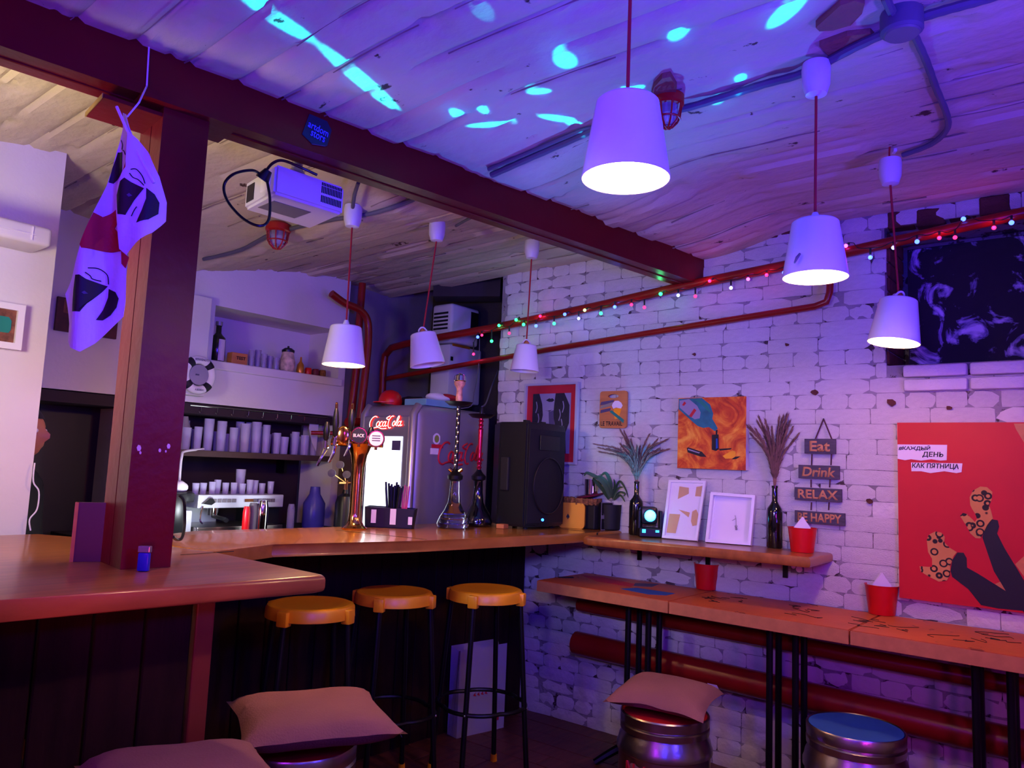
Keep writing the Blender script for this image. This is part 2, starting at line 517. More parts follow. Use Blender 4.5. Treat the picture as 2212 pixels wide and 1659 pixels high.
# right brick wall: pieces around the bricked-in window recess and the left opening
YN, ZR0, ZR1, YE = .751, 1.735, 2.31, 2.79
bm = NB()
box(bm, (XW + .2, (YN + YE) / 2, 1.25), (.4, YE - YN, 2.5))
box(bm, (XW + .2, (YN - 1.9) / 2, ZR0 / 2), (.4, YN + 1.9, ZR0))
box(bm, (XW + .2, (YN - 1.9) / 2, (ZR1 + 2.5) / 2), (.4, YN + 1.9, 2.5 - ZR1))
box(bm, (XW + .37, (YN - 1.9) / 2, (ZR0 + ZR1) / 2), (.1, YN + 1.9, ZR1 - ZR0))
wall_r = struct('wall_right', bm, 'mortar', 'white painted brick wall with chipped joints')
# bricks
bvars = []
for k in range(8):
    b = NB(); rows = []
    for iy in range(5):
        rr = []
        for iz in range(4):
            y = -.5 + iy / 4; z = -.5 + iz / 3
            edge = iy in (0, 4) or iz in (0, 3)
            corner = iy in (0, 4) and iz in (0, 3)
            j = .018
            rr.append(b.verts.new((-(.0 if not edge else -.0024) + random.uniform(-.0012, .0012) + (.003 if corner else 0), y * (.99 if corner else 1) + random.uniform(-j, j) * .3, z * (.985 if corner else 1) + random.uniform(-j, j) * 1.0)))
        rows.append(rr)
    for iy in range(4):
        for iz in range(3):
            b.faces.new((rows[iy][iz], rows[iy + 1][iz], rows[iy + 1][iz + 1], rows[iy][iz + 1]))
    loop = [rows[0][z] for z in range(4)] + [rows[y][3] for y in range(1, 5)] + [rows[4][z] for z in (2, 1, 0)] + [rows[y][0] for y in (3, 2, 1)]
    back = [b.verts.new((.014, v.co.y, v.co.z)) for v in loop]
    for i in range(len(loop)):
        b.faces.new((loop[i], back[i], back[(i + 1) % len(loop)], loop[(i + 1) % len(loop)]))
    bmesh.ops.recalc_face_normals(b, faces=b.faces[:])
    me = bpy.data.meshes.new('brick'); b.to_mesh(me); b.free(); me.materials.append(M['brick'])
    me.polygons.foreach_set('use_smooth', [True] * len(me.polygons))
    try: me.set_sharp_from_angle(angle=R(50))
    except Exception: pass
    bvars.append(me)
bricks = []
H = .0625
for row in range(38):
    z = .03 + row * H
    y = -.5 + (row % 2) * .11 + random.uniform(-.02, .02)
    hd = row % 3 == 1
    while y < YE:
        L = .108 if (hd or random.random() < .12) else .218
        y1 = y + L
        a, b_ = y, y1 - .0028
        y = y1
        if b_ > YE - .01: b_ = YE + random.uniform(-.03, .01)
        if b_ - a < .03: continue
        inrec = z + H / 2 > ZR0 and z - H / 2 < ZR1
        if inrec:
            if b_ < YN + .03: continue
            a = max(a, YN + random.uniform(-.006, .012))
        bricks.append(((a + b_) / 2, z, b_ - a, random.random() < (.10 if z > .9 else .3)))
def bsize(b):
    p = V((XW, b[0], b[1])); d = depth(p); q = (p - CAM)
    u_ = q.dot(rt) / d * F + 1106; v_ = 829.5 - q.dot(up) / d * F
    vis = 0 <= u_ <= 2212 and 420 < v_ < 1330
    if 1940 < u_ and 913 < v_ < 1290: vis = False
    return (1 if vis else 0, 1 / d)
bricks.sort(key=bsize, reverse=True)
rest = NB()
for i, (yc, zc, L, flush) in enumerate(bricks):
    xx = XW - random.uniform(.0032, .006) + (.0016 if flush else 0)
    me = random.choice(bvars)
    T = Matrix.Translation((xx, yc, zc)) @ Matrix.Rotation(random.uniform(-.012, .012), 4, 'X') @ Matrix.Diagonal((1, L, H - random.uniform(.0004, .0024), 1))
    if i < 300:
        o = bpy.data.objects.new('brick', me); COL.objects.link(o); o.parent = wall_r; o.matrix_local = T
    else:
        t = bmesh.new(); t.from_mesh(me); t.transform(T); tmp = bpy.data.meshes.new('t'); t.to_mesh(tmp); t.free(); rest.from_mesh(tmp); bpy.data.meshes.remove(tmp)
o = obj('brickwork', rest, 'brick', wall_r, smooth=True); o['kind'] = 'stuff'
# recess: raw jamb and ledge courses
bm = NB()
for k in range(9):
    box(bm, (XW + .165, YN + .002, ZR0 + .035 + k * H), (.30 - random.uniform(0, .05), .02 + random.uniform(0, .012), H * .9), bev=.004, seg=1)
obj('broken_jamb', bm, 'rawbrick', wall_r)
bm = NB()
for k in range(26):
    yb = YN - .06 - k * .11
    box(bm, (XW + .03 + random.uniform(-.01, .01), yb, ZR1 + .03 + random.uniform(-.012, .012)), (.07, .102, .07), rz=random.uniform(-.1, .1), bev=.006, seg=1)
obj('broken_lintel', bm, 'rawbrick', wall_r)
bm = NB()
for k in range(5):
    box(bm, (XW + .004, 1.02 + k * .11, 2.37 + random.uniform(-.004, .01)), (.03, .1, .05), rz=random.uniform(-.05, .05), bev=.006, seg=1)
obj('bare_patch', bm, 'rawbrick', wall_r)
# painted wide ledge courses under the recess
for k in range(2):
    bm = NB(); z = ZR0 - .03 - k * .055
    for j in range(8):
        box(bm, (XW - .012 + k * .006, YN - .18 - j * .23, z), (.05, .222, .048), bev=.01)
    obj('ledge_course', bm, 'brick', wall_r, smooth=True)
# chips of missing paint
for (px, py, s) in ((1877, 1082, .016), (1925, 870, .02), (2050, 832 + 50, .014), (1760, 847, .018), (1500, 765, .012), (1722, 1228, .018), (1395, 1185, .02), (1700, 745, .012)):
    c = P(px, py, x=XW - .0125)
    bm = NB(); prism(bm, [c + V((0, math.cos(a * .9) * s * random.uniform(.5, 1.2), math.sin(a * .9) * s * random.uniform(.4, .9))) for a in range(7)], (-.002, 0, 0))
    o = obj('paint_chip', bm, 'rawbrick', wall_r)

def ceil_patch(name, px, m, off=.004):
    r_ = [None] * len(px); bm_ = NB(); vs = []
    for a, b in px:
        t_ = 2.0; rr_ = ray(a, b)
        for _ in range(25):
            p_ = CAM + rr_ * t_; t_ = (ceil_z(p_.x, p_.y) - off - CAM.z) / rr_.z
        vs.append(CAM + rr_ * t_)
    prism(bm_, vs, (0, 0, .02)); obj(name, bm_, m, bpy.data.objects['ceiling'])
M['bare'] = mat('bare_concrete', '8a5a48', .8, var=.2, bump=.4, bs=30)
ceil_patch('bare_patch', [(1762, 60), (1790, 35), (1815, 12), (1845, 2), (1868, 8), (1862, 30), (1838, 55), (1800, 66), (1770, 68)], 'bare', .012)
ceil_patch('bare_patch', [(1412, 190), (1430, 170), (1448, 166), (1462, 190), (1458, 208), (1430, 220), (1405, 222)], 'bare', .012)
ceil_patch('bare_patch', [(1770, 100), (1830, 78), (1880, 72), (1900, 82), (1840, 108), (1790, 122)], 'bare', .010)
# opening beside the brick wall, with deep dark reveal
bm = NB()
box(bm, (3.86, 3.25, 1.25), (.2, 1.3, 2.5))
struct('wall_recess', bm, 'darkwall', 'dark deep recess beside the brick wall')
# back wall
bm = NB()
YB = 3.65
box(bm, (3.35, YB + .20, 1.25), (.84, .2, 2.5))
struct('wall_corner', bm, 'greyplaster', 'grey corner behind the red pipes')
bm = NB()
def bx(x0, x1, z0, z1, y0=YB, y1=YB + .3): box(bm, ((x0 + x1) / 2, (y0 + y1) / 2, (z0 + z1) / 2), (x1 - x0, y1 - y0, z1 - z0))
bx(-1.7, 2.085, 1.52, 2.5); bx(2.085, 2.90, 2.03, 2.5); bx(2.085, 2.90, 1.52, 1.74); bx(2.90, 2.95, 0, 2.5)
bx(-1.7, 1.0, 0, 1.52)
box(bm, (2.49, YB + .33, 1.9), (.83, .06, .4))
wall_b = struct('wall_back', bm, 'plaster', 'white plastered wall behind the bar with a niche')
bm = NB(); box(bm, (2.49, YB - .012, 1.72), (.85, .03, .045), bev=.006); struct('trim_1', bm, 'plaster', 'plastered ledge below the niche')
bm = NB(); box(bm, (1.98, YB - .03, 1.80), (.10, .06, .50), bev=.004); struct('trim_2', bm, 'plaster', 'white upright beside the niche')
# deep dark bay behind the bar (below 1.52)
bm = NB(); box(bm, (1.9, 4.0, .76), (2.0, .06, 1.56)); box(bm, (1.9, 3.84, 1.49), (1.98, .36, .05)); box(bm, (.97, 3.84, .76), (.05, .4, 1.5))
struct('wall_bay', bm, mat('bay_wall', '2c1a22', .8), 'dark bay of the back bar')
bm = NB(); box(bm, (1.36, 3.97, .74), (.60, .02, 1.46)); struct('door_1', bm, 'black', 'dark doorway behind the bar, filled by a black sheet')  # black sheet stands in for the darkness of the open doorway
bm = NB(); box(bm, (1.72, 3.83, .76), (.03, .36, 1.5)); struct('trim_3', bm, 'plaster', 'white upright beside the shelf')
# white partition at the left
bm = NB(); box(bm, (-.25, 3.06, 1.25), (2.66, .12, 2.5)); struct('wall_left', bm, 'plaster', 'white partition wall on the left')
bm = NB(); box(bm, (-1.75, 1.0, 1.25), (.1, 5.8, 2.5)); struct('wall_side', bm, 'plaster', 'white wall on the far left')
bm = NB(); box(bm, (1.0, -1.9, 1.25), (5.6, .1, 2.5)); struct('wall_front', bm, 'plaster', 'wall behind the photographer')

# ---------------------------------------------------------------- beam and column
def on_beam(x, z, off=0):   # off: distance behind the front face
    return V((x, beam_y(x) + off, z))
t = thing('steel_beam', 'long dark red steel beam crossing under the ceiling above the bar', 'beam', (-1.0, beam_y(-1.0), 2.166))
bm = NB()
def beam_box(bm, z0, z1, o0, o1, x0=-1.65, x1=3.37):
    a = [on_beam(x0, z0, o0), on_beam(x1, z0, o0), on_beam(x1, z0, o1), on_beam(x0, z0, o1)]
    prism(bm, a, (0, 0, z1 - z0))
beam_box(bm, 2.168, 2.32, 0, .05); obj('front_channel', bm, 'redsteel', t)
bm = NB(); beam_box(bm, 2.168, 2.32, .056, .108); obj('rear_channel', bm, 'redsteel', t)
bm = NB(); beam_box(bm, 2.164, 2.168, -.002, .11); obj('bottom_plate', bm, 'redsteel', t)
bm = NB(); tube(bm, [on_beam(-1.6, 2.163, .056), on_beam(3.36, 2.163, .056)], .0035, 5); obj('weld_seam', bm, 'redsteel', t)
# lettered sticker on the beam
def sticker_pt(px, py): return P(px, py, x=None, y=None, z=None, d=(lambda r: (beam_y(0) / (r.y + .1507 * r.x)))(ray(px, py)))
def BP(px, py, off=.002):
    r = ray(px, py); n = V((.1507, 1, 0)).normalized()
    tt = (n.dot(V((.918, 1.914, 0))) - n.dot(CAM) + 0 - off) / n.dot(r)
    return CAM + r * tt
st = NB(); prism(st, [BP(a, b) for a, b in ((668, 246), (706, 262), (716, 282), (706, 316), (676, 313), (652, 290))], (0, -.0012, 0))
s0 = obj('sticker', st, mat('sticker_dark', '0c1438', .4), t)
u_ = (BP(710, 290) - BP(670, 268)).normalized(); v_ = (BP(690, 260) - BP(680, 300)).normalized()
txt('artdom', mat('sticker_ink', '5a80ff', .5), s0, BP(688, 278, .0045), u_, v_, width=(BP(710, 290) - BP(668, 264)).length, height=.022, name='lettering', bold=.01)
txt('stors', mat('sticker_ink', '5a80ff', .5), s0, BP(687, 294, .0045), u_, v_, width=(BP(702, 302) - BP(672, 286)).length, height=.020, name='lettering', bold=.01)
bm = NB(); tube(bm, [BP(673, 311, .004), BP(703, 316, .004)], .0012, 5); obj('underline', bm, 'inkgrey', s0)

# column of two welded channels
ud = V((1, -.1507, 0)).normalized(); nd = V((.1507, 1, 0)).normalized()
ZC0 = .9755
cb = V((.905, 0, ZC0)); cb.y = beam_y(.905)
t = thing('steel_column', 'thick dark red steel column rising through the bar counter', 'column', (cb.x, cb.y, ZC0))
bm = NB(); c4 = [cb, cb + ud * .118, cb + ud * .118 + nd * .085, cb + nd * .085]
prism(bm, c4, (0, 0, 2.164 - ZC0)); obj('front_channel', bm, 'redsteel', t)
bm = NB(); c4 = [cb + nd * .091, cb + nd * .091 + ud * .118, cb + nd * .18 + ud * .118, cb + nd * .18]
prism(bm, c4, (0, 0, 2.164 - ZC0)); obj('rear_channel', bm, 'redsteel', t)
bm = NB(); c4 = [cb + nd * .080 + ud * .003, cb + nd * .080 + ud * .14, cb + nd * .096 + ud * .14, cb + nd * .096 + ud * .003]
prism(bm, c4, (0, 0, 2.16 - ZC0)); obj('weld_seam', bm, 'redsteel', t)
bm = NB(); c4 = [cb - ud * .06 - nd * .03, cb + ud * .19 - nd * .03, cb + ud * .19 + nd * .12, cb - ud * .06 + nd * .12]
prism(bm, [p + V((0, 0, 2.150 - ZC0)) for p in c4], (0, 0, .012)); obj('cap_plate', bm, 'redsteel', t)
bm = NB(); c4 = [cb - ud * .14 + nd * .005, cb + ud * .0 + nd * .005, cb + ud * .0 + nd * .16, cb - ud * .14 + nd * .16]
prism(bm, [p + V((0, 0, 2.125 - ZC0)) for p in c4], (0, 0, .01)); pl = obj('side_plate', bm, 'redsteel', t)
bm = NB(); prism(bm, [cb - ud * .1415 + nd * .005 + V((0, 0, 2.124 - ZC0)), cb - ud * .1415 + nd * .16 + V((0, 0, 2.124 - ZC0)), cb - ud * .1415 + nd * .16 + V((0, 0, 2.136 - ZC0)), cb - ud * .1415 + nd * .005 + V((0, 0, 2.136 - ZC0))], -ud * .002)
obj('cut_edge', bm, 'rust', pl)

for px, py, s_ in ((300, 968, 5), (345, 973, 3), (364, 964, 4), (303, 978, 2.5), (358, 975, 2)):
    prism_ = NB(); prism(prism_, [BP(px + s_ * math.cos(a_), py + s_ * 1.5 * math.sin(a_), .001) for a_ in (0, 1, 2.2, 3.3, 4.4, 5.4)], -nd * .0008); obj('paint_scuff', prism_, 'canvas_side', t)
# ---------------------------------------------------------------- counters
ZC = .975
def slab(name, label, cat, pts, top, th, m, bev=.012, parts=()):
    t = thing(name, label, cat, (sum(p[0] for p in pts) / len(pts), sum(p[1] for p in pts) / len(pts), top - th))
    bm = NB(); prism(bm, [(x, y, top - th) for x, y in pts], (0, 0, th))
    es = [e for e in bm.edges if abs(e.verts[0].co.z - e.verts[1].co.z) < 1e-5]
    bmesh.ops.bevel(bm, geom=es, offset=bev, segments=3, profile=.5, affect='EDGES')
    obj('worktop', bm, m, t, smooth=True)
    return t
pen = [(-.9, 1.87), (.527, 1.66), (1.225, 1.567), (1.252, 1.572), (1.262, 1.595), (1.275, 2.12), (1.22, 2.50), (1.07, 2.86), (-.9, 2.86)]
t1_ = slab('bar_counter', 'varnished wooden bar counter around the red column, its rounded corner in front', 'counter', pen, ZC, .042, 'counter')
back = [(1.268, 2.12), (1.55, 2.235), (2.04, 2.085), (2.6, 2.01), (3.13, 1.965), (3.352, 1.955), (3.352, 2.62), (2.3, 2.67), (1.56, 2.76), (1.25, 2.60)]
t2_ = slab('bar_counter', 'long orange varnished bar counter carrying the beer tap and loudspeaker', 'counter', back, ZC, .042, 'counter2')
# front panels of vertical boards
def boards(parent, a, b, z1, n, th=.018, name='board', m='board', z0=.0):
    a = V((a[0], a[1], 0)); b = V((b[0], b[1], 0)); d = (b - a); L = d.length / n; d.normalize(); q = V((-d.y, d.x, 0))
    for i in range(n):
        c = a + d * (L * (i + .5)) + q * random.uniform(-.0015, .0015)
        bm_ = NB(); box(bm_, (c.x, c.y, (z0 + z1) / 2), (L - .005, th, z1 - z0), rz=math.atan2(d.y, d.x), bev=.003, seg=1)
        obj(name, bm_, m, parent)
boards(t1_, (-.6, 2.00), (1.02, 1.775), ZC - .045, 15)
boards(t1_, (1.055, 1.79), (1.09, 2.60), ZC - .045, 5)
bm = NB(); box(bm, (1.047, 1.775, .465), (.045, .045, .93), rz=-.15, bev=.004); obj('corner_post', bm, 'edge', t1_)
boards(t2_, (1.12, 2.66), (2.15, 2.60), ZC - .045, 9)
boards(t2_, (2.140, 2.597), (3.34, 2.54), ZC - .045, 11)
bm = NB(); p = P(900, 1187, y=2.22); box(bm, (1.9, 2.59, .905), (.35, .02, .05), rz=-.08, bev=.003); obj('support_batten', bm, 'wood', t2_)
bm = NB(); p = P(1102, 1188, y=2.2); box(bm, (p.x + .15, 2.54, .89), (.03, .012, .05), bev=.002); obj('socket_plate', bm, 'greyplastic', t2_)
for (px, py, an) in ((905, 1166, .15), (1290, 1150, 0)):
    c = P(px, py, z=ZC); bm = NB(); box(bm, (c.x, c.y + .22, ZC + .0004), (.003, .46, .001), rz=an); box(bm, (c.x - .002 + an * .02, c.y - .002, ZC - .02), (.003, .006, .036), rz=an); obj('worktop_joint', bm, 'iron', t2_)
a_ = P(390, 1199, z=ZC); b_ = P(505, 1191, z=ZC); bm = NB(); tube(bm, [a_, b_], .0012, 5); obj('worktop_joint', bm, 'iron', t1_)
# work counter behind the bar
t = thing('work_counter', 'dark lower work counter under the coffee machine', 'counter', (2.0, 3.6, 0))
bm = NB(); box(bm, (2.2, 3.66, .86), (1.38, .5, .04), bev=.004); obj('worktop', bm, 'blackmatte', t)
bm = NB(); box(bm, (2.2, 3.68, .42), (1.34, .44, .84)); obj('cabinet_body', bm, 'blackmatte', t)

# shelf on the brick wall
sh = [(2.965, 1.905), (2.98, 1.935), (3.02, 1.943), (3.352, 1.938), (3.352, .958), (3.045, .952), (3.035, 1.4), (3.0, 1.7)]
t = thing('wall_shelf', 'varnished wooden shelf on brackets below the wall pictures', 'shelf', (3.25, 1.5, .93))
bm = NB(); prism(bm, [(x, y, .928) for x, y in sh], (0, 0, .040))
bmesh.ops.bevel(bm, geom=[e for e in bm.edges if abs(e.verts[0].co.z - e.verts[1].co.z) < 1e-5], offset=.014, segments=3, profile=.5, affect='EDGES')
obj('board', bm, 'counter', t, smooth=True)
for y in (1.15, 1.5, 1.85):
    bm = NB(); box(bm, (3.27, y, .922), (.16, .02, .012)); box(bm, (3.346, y, .885), (.010, .02, .08)); obj('bracket', bm, 'iron', t)

# ---------------------------------------------------------------- tables along the wall
ys_ = [2.07, 1.317, .445, -.45]
y0 = P(1160, 1250, x=2.93).y; y1 = P(1445, 1290, x=2.91).y; y2 = P(1835, 1354, x=2.89).y
cuts = [y0, y1, y2, y2 - .85]
ylab = ['wall table under the shelf end, its top covered in red and blue drawings', 'middle wall table with sketched orange top', 'nearest wall table at the right edge below the red poster']
for i in range(3):
    a, b = cuts[i], cuts[i + 1]
    t = thing('pub_table', ylab[i], 'table', (3.12, (a + b) / 2, 0), 0, 'wooden tables along the brick wall')
    xf = [2.93, 2.91, 2.89, 2.88]
    bm = NB(); zt = .75
    prism(bm, [(xf[i], a - .002, zt - .05), (xf[i + 1], b + .002, zt - .05), (3.345, b + .002, zt - .05), (3.345, a - .002, zt - .05)], (0, 0, .05))
    bmesh.ops.bevel(bm, geom=bm.edges[:], offset=.003, segments=2, affect='EDGES')
    obj('tabletop', bm, 'tabletop', t)
    bm = NB(); prism(bm, [(xf[i] - .003, a - .003, zt - .048), (xf[i + 1] - .003, b + .003, zt - .048), (xf[i + 1] - .0005, b + .003, zt - .048), (xf[i] - .0005, a - .003, zt - .048)], (0, 0, .046))
    obj('edge_band', bm, 'tableedge', t)
    yc = [P(1385, 1400, x=3.1).y, P(1692, 1450, x=3.08).y, P(2145, 1550, x=3.05).y][i]
    bm = NB(); box(bm, (3.12, yc, zt - .058), (.26, .26, .014), bev=.003); obj('top_plate', bm, 'iron', t)
    for (dx, dy) in ((-.05, -.05), (.05, -.05), (-.05, .05), (.05, .05)):
        bm = NB(); cyl(bm, (3.12 + dx, yc + dy, .06), (3.12 + dx, yc + dy, zt - .06), .013, n=10); obj('leg', bm, 'iron', t, smooth=True)
    for k in range(4):
        a_ = R(45 + 90 * k)
        bm = NB(); pts = [V((3.12 + math.cos(a_) * r_, yc + math.sin(a_) * r_, z_)) for r_, z_ in ((.03, .09), (.09, .075), (.15, .045), (.205, .012))]
        tube(bm, curve_pts(pts, 4), [.022 - .0006 * q for q in range(13)], 8); obj('foot', bm, 'iron', t, smooth=True)
    # drawings on the tabletop
    def draw(pts, m, nm='painted_patch'):
        bm_ = NB(); prism(bm_, [P(px, py, z=zt + .0003) for px, py in pts], (0, 0, .0008)); obj(nm, bm_, m, t)
    if i == 0:
        draw([(1255, 1242), (1300, 1246), (1372, 1262), (1362, 1268), (1290, 1256)], 'redprint')
        draw([(1372, 1260), (1424, 1262), (1408, 1268), (1368, 1266)], 'inkgrey')
        draw([(1340, 1272), (1376, 1270), (1458, 1282), (1440, 1286), (1400, 1284)], 'bluedisc')
        draw([(1205, 1246), (1238, 1246), (1240, 1249), (1206, 1248)], 'ink')
    else:
        rr = random.Random(i)
        base = [(1560, 1292), (1730, 1318)] if i == 1 else [(1900, 1350), (2110, 1376)]
        for (bx_, by_) in base:
            for q in range(7):
                bm_ = NB(); p0 = P(bx_ + rr.uniform(-40, 40), by_ + rr.uniform(-9, 9), z=zt + .001); pts = [p0]
                for _ in range(4): pts.append(pts[-1] + V((rr.uniform(-.03, .03), rr.uniform(-.05, .05), 0)))
                tube(bm_, curve_pts(pts, 3), .0009, 4); obj('drawn_line', bm_, 'ink', t)
# broad red heating pipes under the tables
def pipe(name, label, pts, r, m='redpipe', n=14, cat='pipe'):
    bm_ = NB(); tube(bm_, pts, r, n); return single(name, bm_, m, label, cat, smooth=True)
pipe('heating_pipe', 'broad red heating pipe low on the wall behind the kegs', [(3.27, 2.15, .42), (3.27, -1.2, .36)], .055)
pipe('heating_pipe', 'upper broad red heating pipe just under the wall tables', [(3.29, 2.15, .60), (3.29, -1.2, .56)], .032)
# ---------------------------------------------------------------- things on the ceiling
def CP(px, py, off=0.02):
    t_ = 2.0; r = ray(px, py)
    for _ in range(25):
        p = CAM + r * t_
        t_ = (ceil_z(p.x, p.y) - off - CAM.z) / r.z
    return CAM + r * t_

def pendant(label, bx_, by_, d, dia, cup, tilt=0, lit=True, W=5, lc=(1, .55, .3), cupoff=0, group='metal pendant lamps on red cords'):
    c = P(bx_, by_, d=d)                       # centre of the shade's rim
    rb = dia / 2; h = dia * .93; rt_ = rb * .73
    hd = V((rt.x, rt.y, 0)).normalized()
    Tm = Matrix.Rotation(tilt, 3, V((fw.x, fw.y, 0)).normalized())
    top = c + Tm @ V((0, 0, h))
    t = thing('pendant_lamp', label, 'lamp', c, 0, group)
    bm = NB(); lathe(bm, [(rb, 0), (rb + .0012, .001), (rt_, h - .004), (rt_ - .004, h), (.012, h + .001)], c, 36, Tm, cap=False)
    obj('lamp_shade', bm, 'white', t, smooth=True)
    bm = NB(); lathe(bm, [(rb - .002, .0005), (rt_ - .004, h - .006), (.01, h - .006)], c, 36, Tm, cap=False)
    obj('shade_lining', bm, 'whitein' if lit else 'white', t, smooth=True)
    bm = NB(); lathe(bm, [(.012, h - .004), (.012, h + .012), (.007, h + .024)], c, 14, Tm); obj('lamp_holder', bm, 'whiteplastic' if tilt == 0 else 'wood', t, smooth=True)
    if tilt:
        bm = NB(); pts = [top + V((math.cos(a) * .022, math.sin(a) * .016, .016 + .008 * math.sin(a * 2))) for a in [k * .7 for k in range(9)]]
        tube(bm, curve_pts(pts, 3), .0035, 6, close=False); obj('knotted_twine', bm, 'paper', t)
    bc = c + Tm @ V((0, 0, .04 if lit else .05))
    bm = NB(); sph(bm, bc, dia * .17); cyl(bm, bc + Tm @ V((0, 0, dia * .12)), bc + Tm @ V((0, 0, h - .05)), .011, n=10)
    obj('bulb', bm, 'bulb' if lit else 'bulboff', t, smooth=True)
    if lit:
        lamp('lamp_light', 'POINT', c + Tm @ V((0, 0, .012)), lc, W, dia * .18)
    # cup and cord
    if cup:
        cc = P(cup[0], cup[1], d=d + cupoff)
        r_ = .036 * (1 if d > 1.5 else 1)
        ct = V((top.x, top.y, cc.z + .045)); 
        bm = NB(); cb_ = V((top.x, top.y, cc.z - .045)) if abs(cc.x - top.x) > .3 else V((cc.x, cc.y, cc.z - .045))
        lathe(bm, [(.012, 0), (r_ * .72, .004), (r_ * .95, .03), (r_, .07), (r_ * .93, .088), (r_ * .9, .088)], cb_, 22); obj('ceiling_cup', bm, 'whiteplastic', t, smooth=True)
        bm = NB(); tube(bm, [top + V((0, 0, .015)), cb_ + V((0, 0, .004))], .0035, 7); obj('cord', bm, 'cord', t)
        bm = NB(); tube(bm, curve_pts([cb_ + V((0, 0, .085)), cb_ + V((.008, .004, .11)), V((cb_.x, cb_.y, ceil_z(cb_.x, cb_.y) + .01))], 4), .003, 6); obj('supply_wire', bm, 'cord', t)
        bm = NB(); hz = ceil_z(cb_.x, cb_.y)
        box(bm, (cb_.x + .018, cb_.y - .01, hz - .012), (.024, .012, .012), rz=.5, bev=.002, seg=1); obj('wire_clip', bm, 'whiteplastic', t)
    else:
        z_ = ceil_z(top.x, top.y)
        bm = NB(); tube(bm, [top + V((0, 0, .01)), V((top.x, top.y, z_ + .01))], .0035, 7); obj('cord', bm, 'cord', t)
    return t
pendant('largest and nearest white pendant lamp, its cord leaving the top of the picture', 1351, 387, 1.41, .160, None, W=10)
pendant('white pendant lamp with a grey scuff, lit, right of the steel beam', 1761, 600, 1.98, .160, (1763, 172), W=17, lc=(1, .60, .34))
pendant('tilted lit pendant lamp in front of the black splatter painting', 1930, 741, 2.56, .160, (1923, 372), tilt=.13, W=13, lc=(1, .42, .22))
pendant('upright lit pendant lamp above the beer tap', 742, 789, 2.90, .160, (762, 468), W=24, lc=(1, .48, .2), cupoff=.1)
pendant('tilted unlit pendant lamp in front of the white air conditioner', 924, 789, 3.3, .150, (944, 500), tilt=-.2, lit=False)
pendant('farthest small pendant lamp, unlit, above the second hookah', 1133, 802, 3.65, .135, (1149, 540), tilt=.03, lit=False)
sc = [o for o in COL.objects if o.name.startswith('pendant_lamp')][1]
bm = NB(); p0 = P(1722, 556, d=1.925); p1 = P(1733, 543, d=1.925)
bm2 = NB(); tube(bm, [P(1716, 568, d=1.916), P(1722, 556, d=1.918), P(1728, 548, d=1.922)], [.002, .0045, .003], 6); obj('scuff_mark', bm, 'greyplastic', sc)

# conduits
def ceiling_line(name, label, px, r=.008, m='conduit', off=.012, cat='conduit'):
    pts = curve_pts([CP(a, b, off) for a, b in px], 5)
    n_ = len(pts)
    bm = NB(); tube(bm, pts, [r * (1 + .08 * (i % 2)) for i in range(n_)], 8)
    return single(name, bm, m, label, cat, smooth=True)
ceiling_line('cable_conduit', 'corrugated grey conduit along the ceiling from the beam to the junction box', [(1062, 378), (1130, 348), (1240, 300), (1330, 262), (1470, 236), (1560, 210), (1650, 182), (1740, 156), (1850, 100), (1925, 66)], .011, off=.018)
ceiling_line('cable_conduit', 'grey conduit leaving the junction box towards the top right corner', [(1975, 42), (2040, 22), (2120, 0), (2200, -25)], .011, off=.018)
ceiling_line('cable_conduit', 'thin dark cable bending down the ceiling to the last pendant cup', [(1975, 75), (2000, 130), (2022, 190), (2046, 250), (2044, 282), (2010, 312), (1950, 335)], .009, off=.014)
ceiling_line('cable_conduit', 'short conduit rising from the junction box to the picture top', [(1935, 45), (1915, 0), (1900, -40)], .010, off=.014)
ceiling_line('cable_conduit', 'parallel thin conduit beside the thick one near the beam', [(1055, 366), (1130, 335), (1240, 288), (1280, 275)], .007, off=.012)
ceiling_line('cable_conduit', 'grey conduit behind the beam above the second pendant row', [(985, 488), (1010, 474), (1040, 462)], .006, off=.012)
ceiling_line('cable_conduit', 'brownish cable over the ceiling behind the projector', [(440, 560), (520, 540), (590, 505), (700, 478), (800, 462), (870, 440), (905, 425)], .009, off=.012)
ceiling_line('cable_conduit', 'short grey cable dropping from the beam to the first bar pendant', [(774, 395), (766, 420), (762, 448)], .007, off=.03)
jb = CP(1948, 55, .03)
t = thing('junction_box', 'grey round junction box on the ceiling at the top right', 'electrical box', jb - V((0, 0, .02)))
bm = NB(); lathe(bm, [(.04, 0), (.046, .006), (.046, .05)], jb - V((0, 0, .02)), 20); obj('body', bm, 'conduit', t, smooth=True)
bm = NB(); lathe(bm, [(.036, -.004), (.040, .001)], jb - V((0, 0, .02)), 20); obj('cover', bm, 'greyplastic', t, smooth=True)

